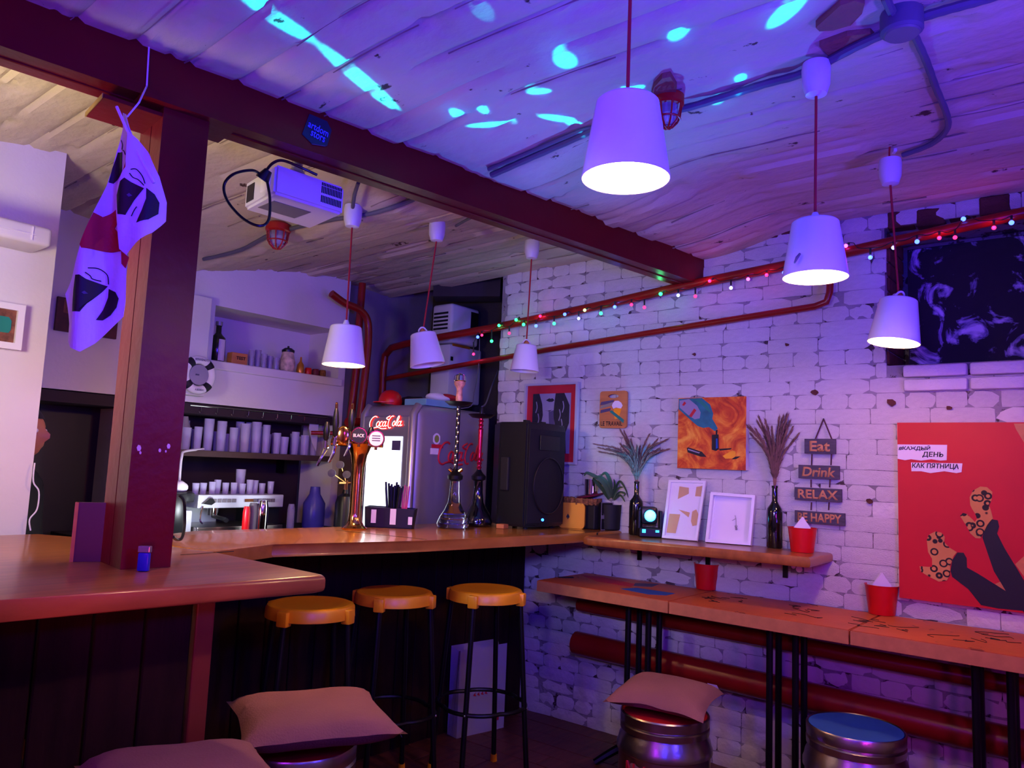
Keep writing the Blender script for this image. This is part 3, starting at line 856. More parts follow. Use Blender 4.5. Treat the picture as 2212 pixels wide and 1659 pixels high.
def cage_lamp(label, px, py, s):
    c = CP(px, py, .055)
    t = thing('caged_ceiling_lamp', label, 'lamp', c - V((0, 0, .04)), 0, 'red guarded lamps on the ceiling')
    bm = NB(); lathe(bm, [(.045 * s, .02), (.052 * s, .025), (.052 * s, .05), (.04 * s, .06)], c, 20); obj('base_ring', bm, 'lampred', t, smooth=True)
    bm = NB(); lathe(bm, [(.003, -.045 * s), (.022 * s, -.036 * s), (.034 * s, -.01), (.034 * s, .02)], c, 18); obj('glass_dome', bm, 'cloudy', t, smooth=True)
    bm = NB()
    for k in range(4):
        a = k * math.pi / 4
        pts = [c + V((math.cos(a) * q * .046 * s, math.sin(a) * q * .046 * s, .024 - math.sqrt(max(0, 1 - q * q)) * .078 * s)) for q in (-1, -.9, -.7, -.35, 0, .35, .7, .9, 1)]
        tube(bm, pts, .0028, 6)
    obj('wire_guard', bm, 'lampred', t)
    bm = NB(); tube(bm, [c + V((math.cos(a) * .04 * s, math.sin(a) * .04 * s, -.018)) for a in [k * R(20) for k in range(18)]], .0028, 6, close=True); obj('guard_ring', bm, 'lampred', t)
cage_lamp('red caged lamp on the ceiling below the projector', 600, 512, 1.0)
cage_lamp('red caged lamp half hidden behind the nearest pendant', 1442, 245, .9)

# ---------------------------------------------------------------- red pipes
def PX(px, py, x=3.30): return P(px, py, x=x)
# upper long pipe
pts = [PX(825, 872), PX(828, 800), PX(832, 768), PX(846, 751), PX(880, 742), PX(960, 727), PX(1077, 706), PX(1300, 659), PX(1500, 613), PX(1690, 575), PX(1814, 548), PX(2212, 460), PX(2420, 408)]
pipe('water_pipe', 'thick red pipe across the brick wall carrying the fairy lights', [pts[0], pts[1], pts[2], pts[3], pts[4]] + pts[5:], .0225)
pipe('water_pipe', 'thinner red pipe below the fairy lights, ending in an elbow', [PX(835, 818), PX(850, 815), PX(1180, 756), PX(1500, 703), PX(1690, 673), PX(1760, 662), PX(1785, 652), PX(1792, 632), PX(1793, 612)], .0145)
bm = NB(); tube(bm, [PX(1801, 440, 3.33), PX(1801, 545, 3.33)], .013, 10); single('pipe_support', bm, 'redpipe', 'short red upright pipe joining the thick pipe from the ceiling', 'pipe', smooth=True)
def PYp(px, py, y=3.56): return P(px, py, y=y)
pipe('riser_pipe', 'left one of the two red riser pipes in the corner behind the bar', [PYp(783, 612, 3.6), PYp(776, 700, 3.6), PYp(770, 800, 3.6), PYp(757, 912, 3.6)], .022)
pipe('riser_pipe', 'right one of the two red riser pipes with a bend near the ceiling', curve_pts([PYp(716, 634, 3.52), PYp(745, 655, 3.52), PYp(775, 668, 3.52), PYp(793, 690, 3.52), PYp(796, 730, 3.52), PYp(790, 800, 3.52), PYp(778, 905, 3.52)], 4), .022)
pipe('branch_pipe', 'red horizontal pipe joint at the foot of the riser pipes', [PYp(750, 912, 3.5), PYp(800, 912, 3.5), PYp(830, 880, 3.5)], .026)
pipe('branch_pipe', 'thin red horizontal pipe behind the beer tap handles', [PYp(672, 935, 3.62), PYp(750, 936, 3.5)], .012)

# ---------------------------------------------------------------- string of fairy lights wound around the upper pipe
FL = [(1023, 765, 'r', 742), (1032, 728, 'b', 722), (1041, 724, 'r', 718), (1062, 737, 'g', 716), (1078, 703, 'g', 0), (1100, 720, 'r', 708), (1115, 691, 'g', 0), (1131, 701, 'g', 695),
      (1158, 704, 'b', 694), (1167, 683, 'r', 0), (1197, 699, 'g', 686), (1220, 679, 'b', 0), (1250, 688, 'w', 676), (1263, 670, 'y', 0), (1298, 677, 'g', 664), (1328, 663, 'b', 655),
      (1364, 658, 'r', 650), (1392, 664, 'r', 650), (1427, 635, 'g', 0), (1465, 638, 'w', 628), (1502, 640, 'r', 624), (1533, 607, 'r', 0), (1579, 622, 'w', 608), (1616, 603, 'm', 598),
      (1656, 594, 'r', 588), (1694, 589, 'b', 580), (1827, 531, 'm', 0), (1880, 556, 'b', 540), (1930, 535, 'w', 526), (1981, 522, 'b', 512), (2029, 514, 'r', 504), (2063, 513, 'r', 500), (2081, 473, 'b', 0), (2147, 492, 'r', 480), (2185, 481, 'b', 470)]
c0 = P(1500, 630, x=3.26)
t = thing('fairy_lights', 'string of small green, blue and pink bulbs wound along the thick red pipe', 'string lights', c0)
wire = []
for i, (px, py, k, sy) in enumerate(FL):
    x = 3.268
    b_ = P(px, py, x=x)
    s_ = P(px, sy, x=x) if sy else P(px + 7, py - 3, x=x)
    wire.append(s_ + V((0, 0, .008)))
    if i + 1 < len(FL):
        q = P((px + FL[i + 1][0]) / 2, ((sy or py) + (FL[i + 1][3] or FL[i + 1][1])) / 2, x=3.262 if i % 2 else 3.272); wire.append(q)
    bm = NB(); tube(bm, [s_ + V((0, 0, .008)), b_ + (s_ - b_).normalized() * .012], .0042, 7); obj('socket', bm, 'greencord', t)
    bm = NB(); sph(bm, b_, .0088 if k in 'gb' else .0078, u=12, v=8); obj('bulb', bm, BULB[k], t, smooth=True)
    cc = dict(g=(.1, 1, .35), b=(.15, .2, 1), r=(1, .05, .25), w=(.3, .35, 1), y=(.6, 1, .35), m=(.8, .15, 1))[k]
    if i % 3 == 0: lamp('bulb_light', 'POINT', b_ + V((-.012, 0, 0)), cc, .12, .01)
bm = NB(); tube(bm, curve_pts(wire, 3), .0018, 5); obj('wire', bm, 'greencord', t)

# ---------------------------------------------------------------- projector
C = P(592, 417, d=2.30); zb = C.z
A = P(741, 464, z=zb); B = P(527, 453, z=zb); Hh = .092
dx = (A - C); dy = (B - C); D_ = A + dy
t = thing('projector', 'white ceiling projector hanging behind the beam, its side lit violet', 'projector', (C + D_) / 2 + V((0, 0, Hh)))
bm = NB(); prism(bm, [C, A, D_, B], (0, 0, Hh)); bmesh.ops.bevel(bm, geom=bm.edges[:], offset=.008, segments=2, affect='EDGES'); obj('casing', bm, 'whiteplastic', t, smooth=True)
ux = dx.normalized(); uy = dy.normalized(); nf = V((ux.y, -ux.x, 0)); nl = V((-uy.y, uy.x, 0))
if nf.dot(CAM - C) < 0: nf = -nf
if nl.dot(CAM - C) < 0: nl = -nl
def onface(o, u, a, z, n, off=.001): return o + u * a + V((0, 0, z)) + n * off
L1 = dx.length
bm = NB()
for i in range(13):
    for j in range(2):
        a = L1 * .66 + i * L1 * .024; box(bm, onface(C, ux, a, .018 + j * .030 + .012, nf, .0006), (.0035, .0016, .022), rz=math.atan2(ux.y, ux.x))
obj('vent_grille', bm, 'blackplastic', t)
bm = NB()
for i in range(13): box(bm, onface(C, ux, L1 * .66 + i * L1 * .024, .084 - .006, nf, .0006), (.0035, .0016, .010), rz=math.atan2(ux.y, ux.x))
obj('vent_grille', bm, 'blackplastic', t)
bm = NB(); L2 = dy.length
box(bm, onface(C, uy, L2 * .80, .045, nl), (L2 * .24, .002, .055), rz=math.atan2(uy.y, uy.x)); obj('socket_panel', bm, 'blackplastic', t)
bm = NB(); box(bm, onface(C, uy, L2 * .3, .05, nl), (L2 * .3, .002, .05), rz=math.atan2(uy.y, uy.x)); obj('rating_label', bm, 'paper', t)
bm = NB(); box(bm, (C + B) / 2 + ux * .09 + V((0, 0, -.0008)), (.13, .10, .0015), rz=math.atan2(ux.y, ux.x)); obj('bottom_label', bm, 'greyplastic', t)
mc = (C + D_) / 2 + V((0, 0, Hh))
bm = NB(); cyl(bm, mc, V((mc.x, mc.y, ceil_z(mc.x, mc.y) + .02)), .018, n=12)
for a in (R(30), R(150), R(270)): cyl(bm, mc + V((0, 0, .012)), mc + V((math.cos(a) * .09, math.sin(a) * .06, .004)), .006, n=8)
sph(bm, mc + V((0, 0, .03)), .028)
obj('ceiling_mount', bm, 'silver', t, smooth=True)
dpl = 2.27
bm = NB(); cyl(bm, P(566, 388, d=dpl), P(580, 368, d=dpl), .022, .012, n=10); obj('plug', bm, 'blackplastic', t, smooth=True)
bm = NB(); tube(bm, curve_pts([P(a, b, d=dd) for a, b, dd in ((566, 380, 2.27), (545, 368, 2.22), (505, 376, 2.2), (484, 400, 2.2), (492, 435, 2.2), (525, 472, 2.2), (560, 488, 2.2), (580, 475, 2.22), (583, 430, 2.24), (577, 392, 2.26))], 6), .0042, 8)
tube(bm, curve_pts([P(a, b, d=dd) for a, b, dd in ((575, 368, 2.27), (590, 352, 2.26), (612, 347, 2.26), (650, 362, 2.26), (685, 378, 2.28))], 6), .0042, 8)
obj('power_cable', bm, 'blackplastic', t, smooth=True)

# ---------------------------------------------------------------- flag on the column
D0 = 1.74
nv = -V((fw.x, fw.y, 0)).normalized()
def foldoff(p):
    a = (p - P(250, 500, d=D0)).dot(V((rt.x, rt.y, 0)))
    return .014 * math.sin(a * 46 + p.z * 3) + .006 * math.sin(a * 90 - p.z * 7)
def cloth(name, px, m, parent, off=0, th=.0012, cuts=4, base=0):
    bm = NB(); vs = [bm.verts.new(P(a, b, d=D0)) for a, b in px]
    f = bm.faces.new(vs); bmesh.ops.triangulate(bm, faces=[f])
    for _ in range(2): bmesh.ops.subdivide_edges(bm, edges=[e for e in bm.edges if e.calc_length() > .012], cuts=2 if cuts > 3 else 1, use_grid_fill=True)
    bmesh.ops.triangulate(bm, faces=bm.faces[:])
    for v in bm.verts: v.co += nv * (off + foldoff(v.co) + base)
    r = bmesh.ops.extrude_face_region(bm, geom=bm.faces[:])
    for q in r['geom']:
        if isinstance(q, bmesh.types.BMVert): q.co += nv * th
    return obj(name, bm, m, parent)
t = thing('hanging_flag', 'white flag with red cross and black heads hanging from the beam at the column', 'flag', P(200, 755, d=D0))
cloth('rear_fold', [(262, 240), (276, 250), (302, 318), (300, 380), (285, 450), (268, 560), (272, 590), (268, 650), (262, 682), (240, 705), (205, 742), (181, 762), (160, 753), (145, 737), (150, 700), (162, 655), (137, 634), (160, 600), (178, 548), (192, 500), (205, 460), (225, 398), (245, 320), (262, 275)], 'cloth', t)
cloth('front_fold', [(296, 300), (312, 314), (332, 340), (352, 388), (363, 440), (361, 480), (340, 510), (286, 557), (270, 545), (265, 480), (262, 455), (266, 410), (290, 375)], 'cloth', t, base=.024)
cloth('red_cross_arm', [(206, 461), (219, 467), (263, 432), (263, 462), (240, 489), (265, 513), (265, 543), (219, 506), (186, 540), (182, 533)], 'redcloth', t, .0022)
cloth('red_cross_arm', [(297, 324), (299, 340), (272, 393), (262, 402), (262, 385)], 'redcloth', t, .0022)
cloth('red_cross_arm', [(263, 543), (281, 557), (272, 580), (263, 570)], 'redcloth', t, .0022)
cloth('printed_head', [(166, 661), (168, 630), (173, 598), (183, 598), (194, 606), (227, 616), (211, 636), (194, 658), (183, 677), (166, 676)], 'ink', t, .0022)
cloth('printed_head', [(230, 622), (247, 630), (254, 644), (249, 663), (236, 680), (219, 691), (207, 691), (219, 669), (229, 641)], 'ink', t, .0022)
cloth('printed_head', [(248, 324), (262, 327), (262, 368), (237, 391), (229, 390), (236, 358)], 'ink', t, .0022)
cloth('printed_head', [(267, 432), (278, 405), (288, 398), (300, 406), (326, 418), (305, 445), (287, 475), (269, 472)], 'ink', t, .0022, base=.024)
cloth('printed_head', [(331, 417), (345, 428), (352, 444), (350, 468), (335, 484), (312, 492), (323, 466), (331, 440)], 'ink', t, .0022, base=.024)
for pp, bs_ in (([(188, 636), (192, 632), (197, 637), (191, 639)], 0), ([(292, 434), (297, 430), (303, 435), (296, 438)], .024)):
    cloth('printed_eye', pp, 'inkgrey', t, .0046, cuts=1, base=bs_)
bm = NB()
for q in (([(193, 592), (200, 598), (203, 604), (215, 606)], 0), ([(197, 582), (212, 580), (226, 592), (229, 612)], 0), ([(183, 672), (192, 660), (203, 646)], 0), ([(300, 380), (310, 378), (322, 392), (328, 408)], .024), ([(298, 388), (304, 396), (314, 400), (326, 412)], .024), ([(300, 478), (306, 466), (312, 458)], .024), ([(258, 300), (264, 312), (262, 322)], 0), ([(265, 325), (272, 330), (278, 340)], 0)):
    pts = curve_pts([P(a, b, d=D0) for a, b in q[0]], 4)
    tube(bm, [p + nv * (foldoff(p) + .0035 + q[1]) for p in pts], .0011, 4)
obj('bandana_lines', bm, 'ink', t)
bm = NB(); tube(bm, [P(258, 236, d=D0) + nv * .012, P(300, 320, d=D0) + nv * .03, P(345, 405, d=D0) + nv * .028], .0035, 7); obj('seam_rod', bm, 'paper', t)
bm = NB(); tube(bm, [BP(322, 98, .004), BP(319, 150, .004), BP(317, 186, .006), P(300, 222, d=D0 + .04), P(275, 252, d=D0)], .0022, 6); obj('string', bm, 'paper', t)
# ---------------------------------------------------------------- pictures and signs on the brick wall
class Quad:
    """a flat panel given by its four corners: bottom-left, bottom-right, top-right, top-left"""
    def __init__(s, bl, br, tr, tl):
        s.c = [V(p) for p in (bl, br, tr, tl)]
        s.n = (s.c[1] - s.c[0]).cross(s.c[3] - s.c[0]).normalized()
        if s.n.dot(CAM - s.c[0]) < 0: s.n = -s.n
        s.u = (s.c[1] - s.c[0]).normalized(); s.v = (s.c[3] - s.c[0]).normalized()
    def at(s, u, v, o=0):
        return (s.c[0] * (1 - u) + s.c[1] * u) * (1 - v) + (s.c[3] * (1 - u) + s.c[2] * u) * v + s.n * o
    def poly(s, name, m, uv, parent, o=0, th=.001):
        bm = NB(); prism(bm, [s.at(a, b, o) for a, b in uv], s.n * th); return obj(name, bm, m, parent)
    def rect(s, name, m, u0, v0, u1, v1, parent, o=0, th=.001):
        return s.poly(name, m, [(u0, v0), (u1, v0), (u1, v1), (u0, v1)], parent, o, th)
    def frame(s, name, m, w_, parent, o=0, th=.015):
        W = (s.c[1] - s.c[0]).length; H_ = (s.c[3] - s.c[0]).length; a, b = w_ / W, w_ / H_
        bm = NB()
        for q in ([(0, 0), (1, 0), (1 - a, b), (a, b)], [(1, 0), (1, 1), (1 - a, 1 - b), (1 - a, b)], [(1, 1), (0, 1), (a, 1 - b), (1 - a, 1 - b)], [(0, 1), (0, 0), (a, b), (a, 1 - b)]):
            prism(bm, [s.at(x, y, o) for x, y in q], s.n * th)
        return obj(name, bm, m, parent)
    def text(s, t_, m, u, v, w_, h_, parent, o=.002, **k):
        return txt(t_, m, parent, s.at(u, v, o), s.u, s.v, width=w_ * (s.c[1] - s.c[0]).length, height=h_ * (s.c[3] - s.c[0]).length, **k)

def wallrect(px0, py0, px1, py1, x):
    a = P(px0, py0, x=x); b = P(px1, py1, x=x)
    return Quad((x, a.y, b.z), (x, b.y, b.z), (x, b.y, a.z), (x, a.y, a.z))

# portrait in a silver frame
q = wallrect(1137, 830, 1246, 1004, 3.335)
t = thing('framed_portrait', 'silver framed drawing of a woman with long dark hair on a red mount', 'picture', q.at(.5, 0))
q.frame('frame', 'alu', .012, t, -.005, .022)
q.rect('red_mount', 'redprint', .02, .01, .98, .99, t, -.004, .004)
d = q.rect('drawing', 'facegrey', .15, .13, .86, .87, t, .001)
q.poly('drawn_hair', 'hairdark', [(.15, .13), (.15, .87), (.27, .87), (.33, .74), (.35, .60), (.31, .45), (.36, .30), (.33, .13)], d, .0025)
q.poly('drawn_hair', 'hairdark', [(.58, .87), (.74, .87), (.84, .72), (.84, .50), (.78, .38), (.80, .13), (.60, .13), (.60, .42), (.55, .60), (.56, .74)], d, .0025)
q.poly('drawn_lips', 'hairdark', [(.40, .785), (.46, .81), (.49, .803), (.52, .81), (.56, .785), (.52, .765), (.46, .765)], d, .0025)
q.poly('drawn_chin', 'hairdark', [(.38, .665), (.44, .655), (.52, .665), (.47, .645)], d, .0025)
q.poly('drawn_neck', 'inkgrey', [(.46, .64), (.55, .66), (.57, .50), (.60, .42), (.58, .13), (.49, .30)], d, .0025)
for a in ((.22, .7), (.26, .55), (.66, .6), (.72, .7), (.70, .48), (.66, .35)):
    bm = NB(); ribbons(bm, [[(a[0], a[1] + .07), (a[0] + .02, a[1]), (a[0] - .005, a[1] - .07)]], q.c[0] + q.n * .004, (q.c[1] - q.c[0]), (q.c[3] - q.c[0]), .016)
    obj('hair_highlight', bm, 'facegrey', d)

# chopping board with print
q = wallrect(1299, 846, 1355, 925, 3.338)
t = thing('chopping_board', 'wooden chopping board with beer glass print and French words hung on the wall', 'board', q.at(.5, 0))
def rrect(r=.1, asp=1.4, n=4):
    out = []
    for cx, cy, a0 in ((1 - r, r / asp, -90), (1 - r, 1 - r / asp, 0), (r, 1 - r / asp, 90), (r, r / asp, 180)):
        for k in range(n + 1):
            a = R(a0 + 90 * k / n); out.append((cx + math.cos(a) * r, cy + math.sin(a) * r / asp))
    return out
o_ = rrect()
hole = [(.5 + .2 * math.cos(R(a)) * (1.0), .86 + .055 * math.sin(R(a))) for a in range(90, -270, -30)]
top_i = 9
bm = NB()
pts = o_[:10] + [(.5, 1.0)] + hole + [hole[0], (.5, 1.0)] + o_[10:]
# board body in two halves around the hand hole
right = [p for p in o_ if p[0] > .5]; left = [p for p in o_ if p[0] < .5]
hr = [p for p in hole if p[0] >= .499]; hl = [p for p in hole if p[0] <= .501]
hr.sort(key=lambda p: -p[1]); hl.sort(key=lambda p: p[1])
rp = [(.5, 0)] + right + [(.5, 1)] + hr
lp = [(.5, 1)] + left + [(.5, 0)] + hl
for pp in (rp, lp):
    prism(bm, [q.at(a, b, -.002) for a, b in pp], q.n * .013)
obj('board_body', bm, 'wood', t)
q.poly('printed_band', 'inkgrey', [(.02, .62), (.06, .71), (.55, .76), (.48, .66)], t, .0118)
q.poly('printed_band', 'silver', [(.02, .52), (.04, .60), (.50, .70), (.45, .60)], t, .0122)
q.poly('printed_band', 'inkgrey', [(.03, .40), (.05, .49), (.42, .54), (.40, .46)], t, .0118)
q.poly('printed_band', 'teal', [(.38, .44), (.46, .48), (.92, .22), (.90, .13)], t, .0125)
q.poly('printed_glass', 'yellow', [(.52, .52), (.82, .54), (.72, .26), (.58, .24)], t, .0118)
q.poly('printed_foam', 'paper', [(.46, .60), (.50, .68), (.58, .73), (.70, .73), (.80, .68), (.86, .60), (.80, .52), (.62, .55), (.52, .52)], t, .0125)
q.text('LE TRAVAIL', 'ink', .46, .12, .80, .12, t, .0118, bold=.01)

# bottle painting
q = wallrect(1466, 860, 1611, 1016, 3.318)
t = thing('bottle_painting', 'square orange oil painting of a teal bottle pouring into a shot glass', 'painting', q.at(.5, 0))
q.rect('canvas', 'canvas_side', 0, 0, 1, 1, t, -.034, .034)
c = q.rect('painted_ground', 'orange', 0, 0, 1, 1, t, .0001, .0012)
def pxq(pts): # pixel measured inside 1468..1613 x 863..1016
    return [((a - 1466) / 145, (1016 - b) / 156) for a, b in pts]
q.poly('painted_bottle', 'tealbottle', pxq([(1467, 885), (1467, 862), (1518, 861), (1536, 876), (1543, 896), (1541, 907), (1548, 919), (1553, 928), (1547, 934), (1534, 925), (1522, 927), (1510, 923), (1490, 906)]), c, .0015)
q.poly('painted_label', 'facegrey', pxq([(1469, 866), (1490, 863), (1508, 878), (1516, 893), (1514, 906), (1503, 908), (1488, 898), (1470, 882)]), c, .0026)
q.poly('painted_band', 'redprint', pxq([(1502, 884), (1507, 888), (1496, 904), (1491, 900)]), c, .0037)
q.poly('painted_mark', 'redprint', pxq([(1475, 876), (1480, 868), (1484, 872), (1479, 878)]), c, .0037)
q.poly('painted_shine', 'teal', pxq([(1500, 864), (1516, 865), (1532, 880), (1538, 895), (1530, 888), (1516, 874)]), c, .0026)
q.poly('painted_pour', 'navy', pxq([(1549, 932), (1553, 931), (1552, 943), (1549, 943)]), c, .0026)
q.poly('painted_shot_glass', 'navy', pxq([(1541, 942), (1555, 941), (1556, 973), (1550, 977), (1541, 974)]), c, .0026)
q.poly('painted_shine', 'bluedisc', pxq([(1550, 950), (1553, 950), (1554, 970), (1550, 972)]), c, .0037)
q.poly('painted_tube', 'navy', pxq([(1487, 972), (1490, 970), (1520, 979), (1530, 990), (1518, 990), (1489, 981)]), c, .0026)
q.poly('painted_shine', 'facegrey', pxq([(1490, 973), (1516, 981), (1514, 983), (1490, 976)]), c, .0037)
q.poly('painted_wedge', 'goldbox', pxq([(1564, 987), (1584, 975), (1590, 977), (1591, 985), (1583, 992), (1570, 993)]), c, .0026)
q.poly('painted_shadow', 'ink', pxq([(1556, 972), (1583, 970), (1580, 973), (1558, 976)]), c, .0020)
q.poly('painted_shadow', 'ink', pxq([(1590, 988), (1601, 987), (1592, 993), (1582, 994)]), c, .0020)

# hanging word sign
t = thing('hanging_sign', 'four small dark boards on a rope reading Eat, Drink, RELAX, BE HAPPY', 'sign', P(1772, 1137, x=3.335))
for (x0, y0, x1, y1, s_, w_) in ((1739, 948, 1806, 981, 'Eat', .66), (1726, 1004, 1814, 1036, 'Drink', .82), (1718, 1052, 1819, 1085, 'RELAX', .86), (1718, 1102, 1826, 1136, 'BE HAPPY', .88)):
    q = wallrect(x0, y0, x1, y1, 3.335)
    bo = q.rect('board', 'signwood', 0, 0, 1, 1, t, -.004, .012)
    q.text(s_, 'signletter', .5, .5, w_, .72, bo, .009, bold=.03, name='lettering', shear=.15 if s_ == 'Drink' else 0)
bm = NB()
for a, b in (((1779, 905), (1761, 949)), ((1779, 905), (1797, 949)), ((1754, 981), (1753, 1005)), ((1796, 981), (1795, 1005)), ((1752, 1036), (1752, 1053)), ((1793, 1036), (1792, 1053)), ((1753, 1085), (1752, 1102)), ((1791, 1085), (1790, 1102))):
    tube(bm, [P(a[0], a[1], x=3.332), P(b[0], b[1], x=3.332)], .003, 6)
obj('rope', bm, 'rope', t)
bm = NB(); cyl(bm, P(1779, 905, x=3.328), P(1779, 905, x=3.36), .003, n=6); obj('nail', bm, 'iron', t)

# red poster with boots
a = P(1938, 913, x=3.33); b = P(1938, 1290, x=3.33); e_ = P(2340, 900, x=3.33)
q = Quad((3.33, a.y, b.z), (3.33, e_.y, b.z), (3.33, e_.y, a.z), (3.33, a.y, a.z))
t = thing('red_poster', 'big red poster of legs in leopard print boots with two taped paper slips', 'poster', q.at(.5, 0))
q.rect('panel', 'redposter', 0, 0, 1, 1, t, -.02, .02)
def zp(pts, ox=1840, oy=860, s=3.457): return [(ox + x / s, oy + y / s) for x, y in pts]
def wp(name, m, px, parent, o): return patch(name, m, px, parent, .0008, x=3.33 - o)
wp('printed_boot', 'leopard', zp([(885, 800), (880, 740), (905, 690), (960, 660), (1010, 665), (1050, 700), (1045, 760), (1025, 800), (1040, 840), (1055, 900), (1015, 950), (985, 1005), (960, 1048), (925, 1045), (885, 1010), (860, 960), (808, 880), (830, 857), (860, 865), (920, 925), (935, 900), (920, 860), (900, 830)]), t, .001)
wp('printed_leg', 'navy', zp([(1045, 905), (1090, 912), (1100, 960), (1085, 1010), (1140, 1120), (1250, 1300), (1330, 1440), (1600, 1560), (1600, 1620), (1286, 1600), (1200, 1480), (1150, 1440), (1060, 1290), (975, 1040), (985, 1000), (1010, 950)]), t, .001)
wp('printed_boot', 'leopard', zp([(560, 1060), (575, 1020), (625, 995), (670, 1005), (695, 1035), (690, 1075), (735, 1120), (785, 1150), (760, 1180), (735, 1250), (735, 1320), (710, 1362), (650, 1370), (580, 1335), (515, 1295), (505, 1255), (570, 1260), (600, 1260), (600, 1200), (570, 1150)]), t, .001)
wp('printed_leg', 'navy', zp([(790, 1152), (835, 1155), (858, 1195), (860, 1265), (940, 1310), (1150, 1440), (1300, 1500), (1300, 1590), (1090, 1570), (965, 1545), (870, 1425), (750, 1335), (737, 1290), (750, 1210)]), t, .0012)
wp('printed_corner', 'wood', zp([(1210, 190), (1500, 188), (1500, 420), (1330, 400), (1260, 290), (1225, 230)]), t, .001)
wp('printed_thigh', 'wood', zp([(1220, 1240), (1330, 1140), (1500, 1100), (1500, 1500), (1360, 1440), (1290, 1340)]), t, .0008)
wp('printed_thigh', 'wood', zp([(1068, 1388), (1112, 1370), (1150, 1442)]), t, .0008)
s1 = wp('paper_slip', 'paper', [(1939, 960), (2046, 961), (2045, 994), (2032, 995), (2012, 992), (1990, 995), (1968, 992), (1955, 994), (1939, 991)], t, .0015)
s2 = wp('paper_slip', 'paper', [(1968, 999), (2079, 1001), (2077, 1020), (2066, 1022), (2040, 1018), (2010, 1022), (1990, 1018), (1969, 1018)], t, .0015)
uy_ = V((0, -1, 0)); uz_ = V((0, 0, 1))
def ptxt(s_, x0, y0, x1, y1, par, m='ink'):
    a_ = P(x0, y0, x=3.327); b_ = P(x1, y1, x=3.327)
    txt(s_, m, par, (a_ + b_) / 2, uy_, uz_, width=abs(a_.y - b_.y), height=abs(P((x0 + x1) / 2, y0, x=3.327).z - P((x0 + x1) / 2, y1, x=3.327).z), bold=.02, shear=.1)
ptxt('#КАЖДЫЙ', 1941, 962, 2010, 974, s1); ptxt('ДЕНЬ', 1992, 976, 2038, 989, s1); ptxt('КАК ПЯТНИЦА', 1970, 1001, 2071, 1014, s2)

# black splatter painting in the recess
xp = 3.615
a = P(1960, 540, x=xp); b = P(1960, 790, x=xp)
z0_ = ZR0 + .004
q = Quad((xp, a.y, z0_), (xp, -.45, z0_), (xp, -.45, a.z), (xp, a.y, a.z))
t = thing('splatter_painting', 'large black canvas with pale splattered paint standing in the wall recess', 'painting', q.at(.5, 0))
q.rect('canvas', 'navy', 0, 0, 1, 1, t, -.03, .03); q.rect('painted_face', 'splat', 0.004, .005, .996, .995, t, .0001, .001)

# ---------------------------------------------------------------- things on the wall shelf
ZS = .969
def col_at(px, x, z):
    """point at depth x and height z seen in picture column px"""
    lo, hi = 0, 1659
    for _ in range(30):
        m_ = (lo + hi) / 2
        if P(px, m_, x=x).z > z: lo = m_
        else: hi = m_
    return P(px, lo, x=x)
def bottle(bm, c, h, r, n=20):
    lathe(bm, [(r * .9, 0), (r, .006), (r, h * .56), (r * .93, h * .63), (r * .55, h * .70), (r * .36, h * .75), (r * .34, h * .96), (r * .40, h * .965), (r * .40, h)], c, n)
def pampas(t, top, n, spread, L, seed, m='pampas', droop=.35):
    rr = random.Random(seed)
    for i in range(n):
        a = rr.uniform(0, 2 * math.pi) if i > 3 else (0, math.pi, .6, 2.4)[i]
        sd = V((rt.x, rt.y, 0)).normalized(); dir_ = sd * math.cos(a) + V((fw.x, fw.y, 0)).normalized() * math.sin(a) * .35
        s = spread * rr.uniform(.25, 1.0); l = L * rr.uniform(.6, 1.0)
        pts = [top + V((0, 0, -.05)), top + dir_ * s * .12 + V((0, 0, l * .25)), top + dir_ * s * .45 + V((0, 0, l * .6)), top + dir_ * s + V((0, 0, l * (1 - droop * s / spread * .9)))]
        pts = curve_pts(pts, 5)
        if pts[-1].x > 3.345:
            for p in pts: p.x = min(p.x, 3.345)
        bm = NB(); tube(bm, pts, [.0016] * len(pts), 4)
        # feathery head: many little blades
        for k in range(4, len(pts)):
            base = pts[k]; d_ = (pts[min(k + 1, len(pts) - 1)] - pts[k - 1]).normalized()
            for _ in range(15):
                sdv = V((rr.uniform(-1, 1), rr.uniform(-1, 1), rr.uniform(-.6, .8))); tip = base + d_ * rr.uniform(.016, .036) + sdv * .012 * (1.3 - k / len(pts) * .8)
                w2 = d_.cross(sdv).normalized() * .0036
                tip.x = min(tip.x, 3.35)
                bm.faces.new([bm.verts.new(base + w2), bm.verts.new(tip), bm.verts.new(base - w2)])
        obj('grass_plume', bm, m, t)
c = col_at(1373, 3.27, ZS)
t = thing('wine_bottle', 'dark wine bottle beside the blue stage light', 'bottle', c, 0, 'wine bottles used as vases')
bm = NB(); bottle(bm, c, .252, .033); obj('glass_body', bm, 'greenglass', t, smooth=True)
t = thing('dried_grass', 'spreading dried grass in the bottle behind the blue stage light', 'dried grass', c + V((0, 0, .2)), 0, 'dried pampas bunches')
pampas(t, c + V((0, 0, .25)), 30, .19, .27, 3)
c = col_at(1673, 3.30, ZS)
t = thing('wine_bottle', 'dark wine bottle between the box frame and the red bucket', 'bottle', c, 0, 'wine bottles used as vases')
bm = NB(); bottle(bm, c, .262, .033); obj('glass_body', bm, 'greenglass', t, smooth=True)
t = thing('dried_grass', 'upright brown pampas grass in the bottle right of the bottle painting', 'dried grass', c + V((0, 0, .2)), 0, 'dried pampas bunches')
pampas(t, c + V((0, 0, .26)), 30, .11, .32, 8, droop=.2)

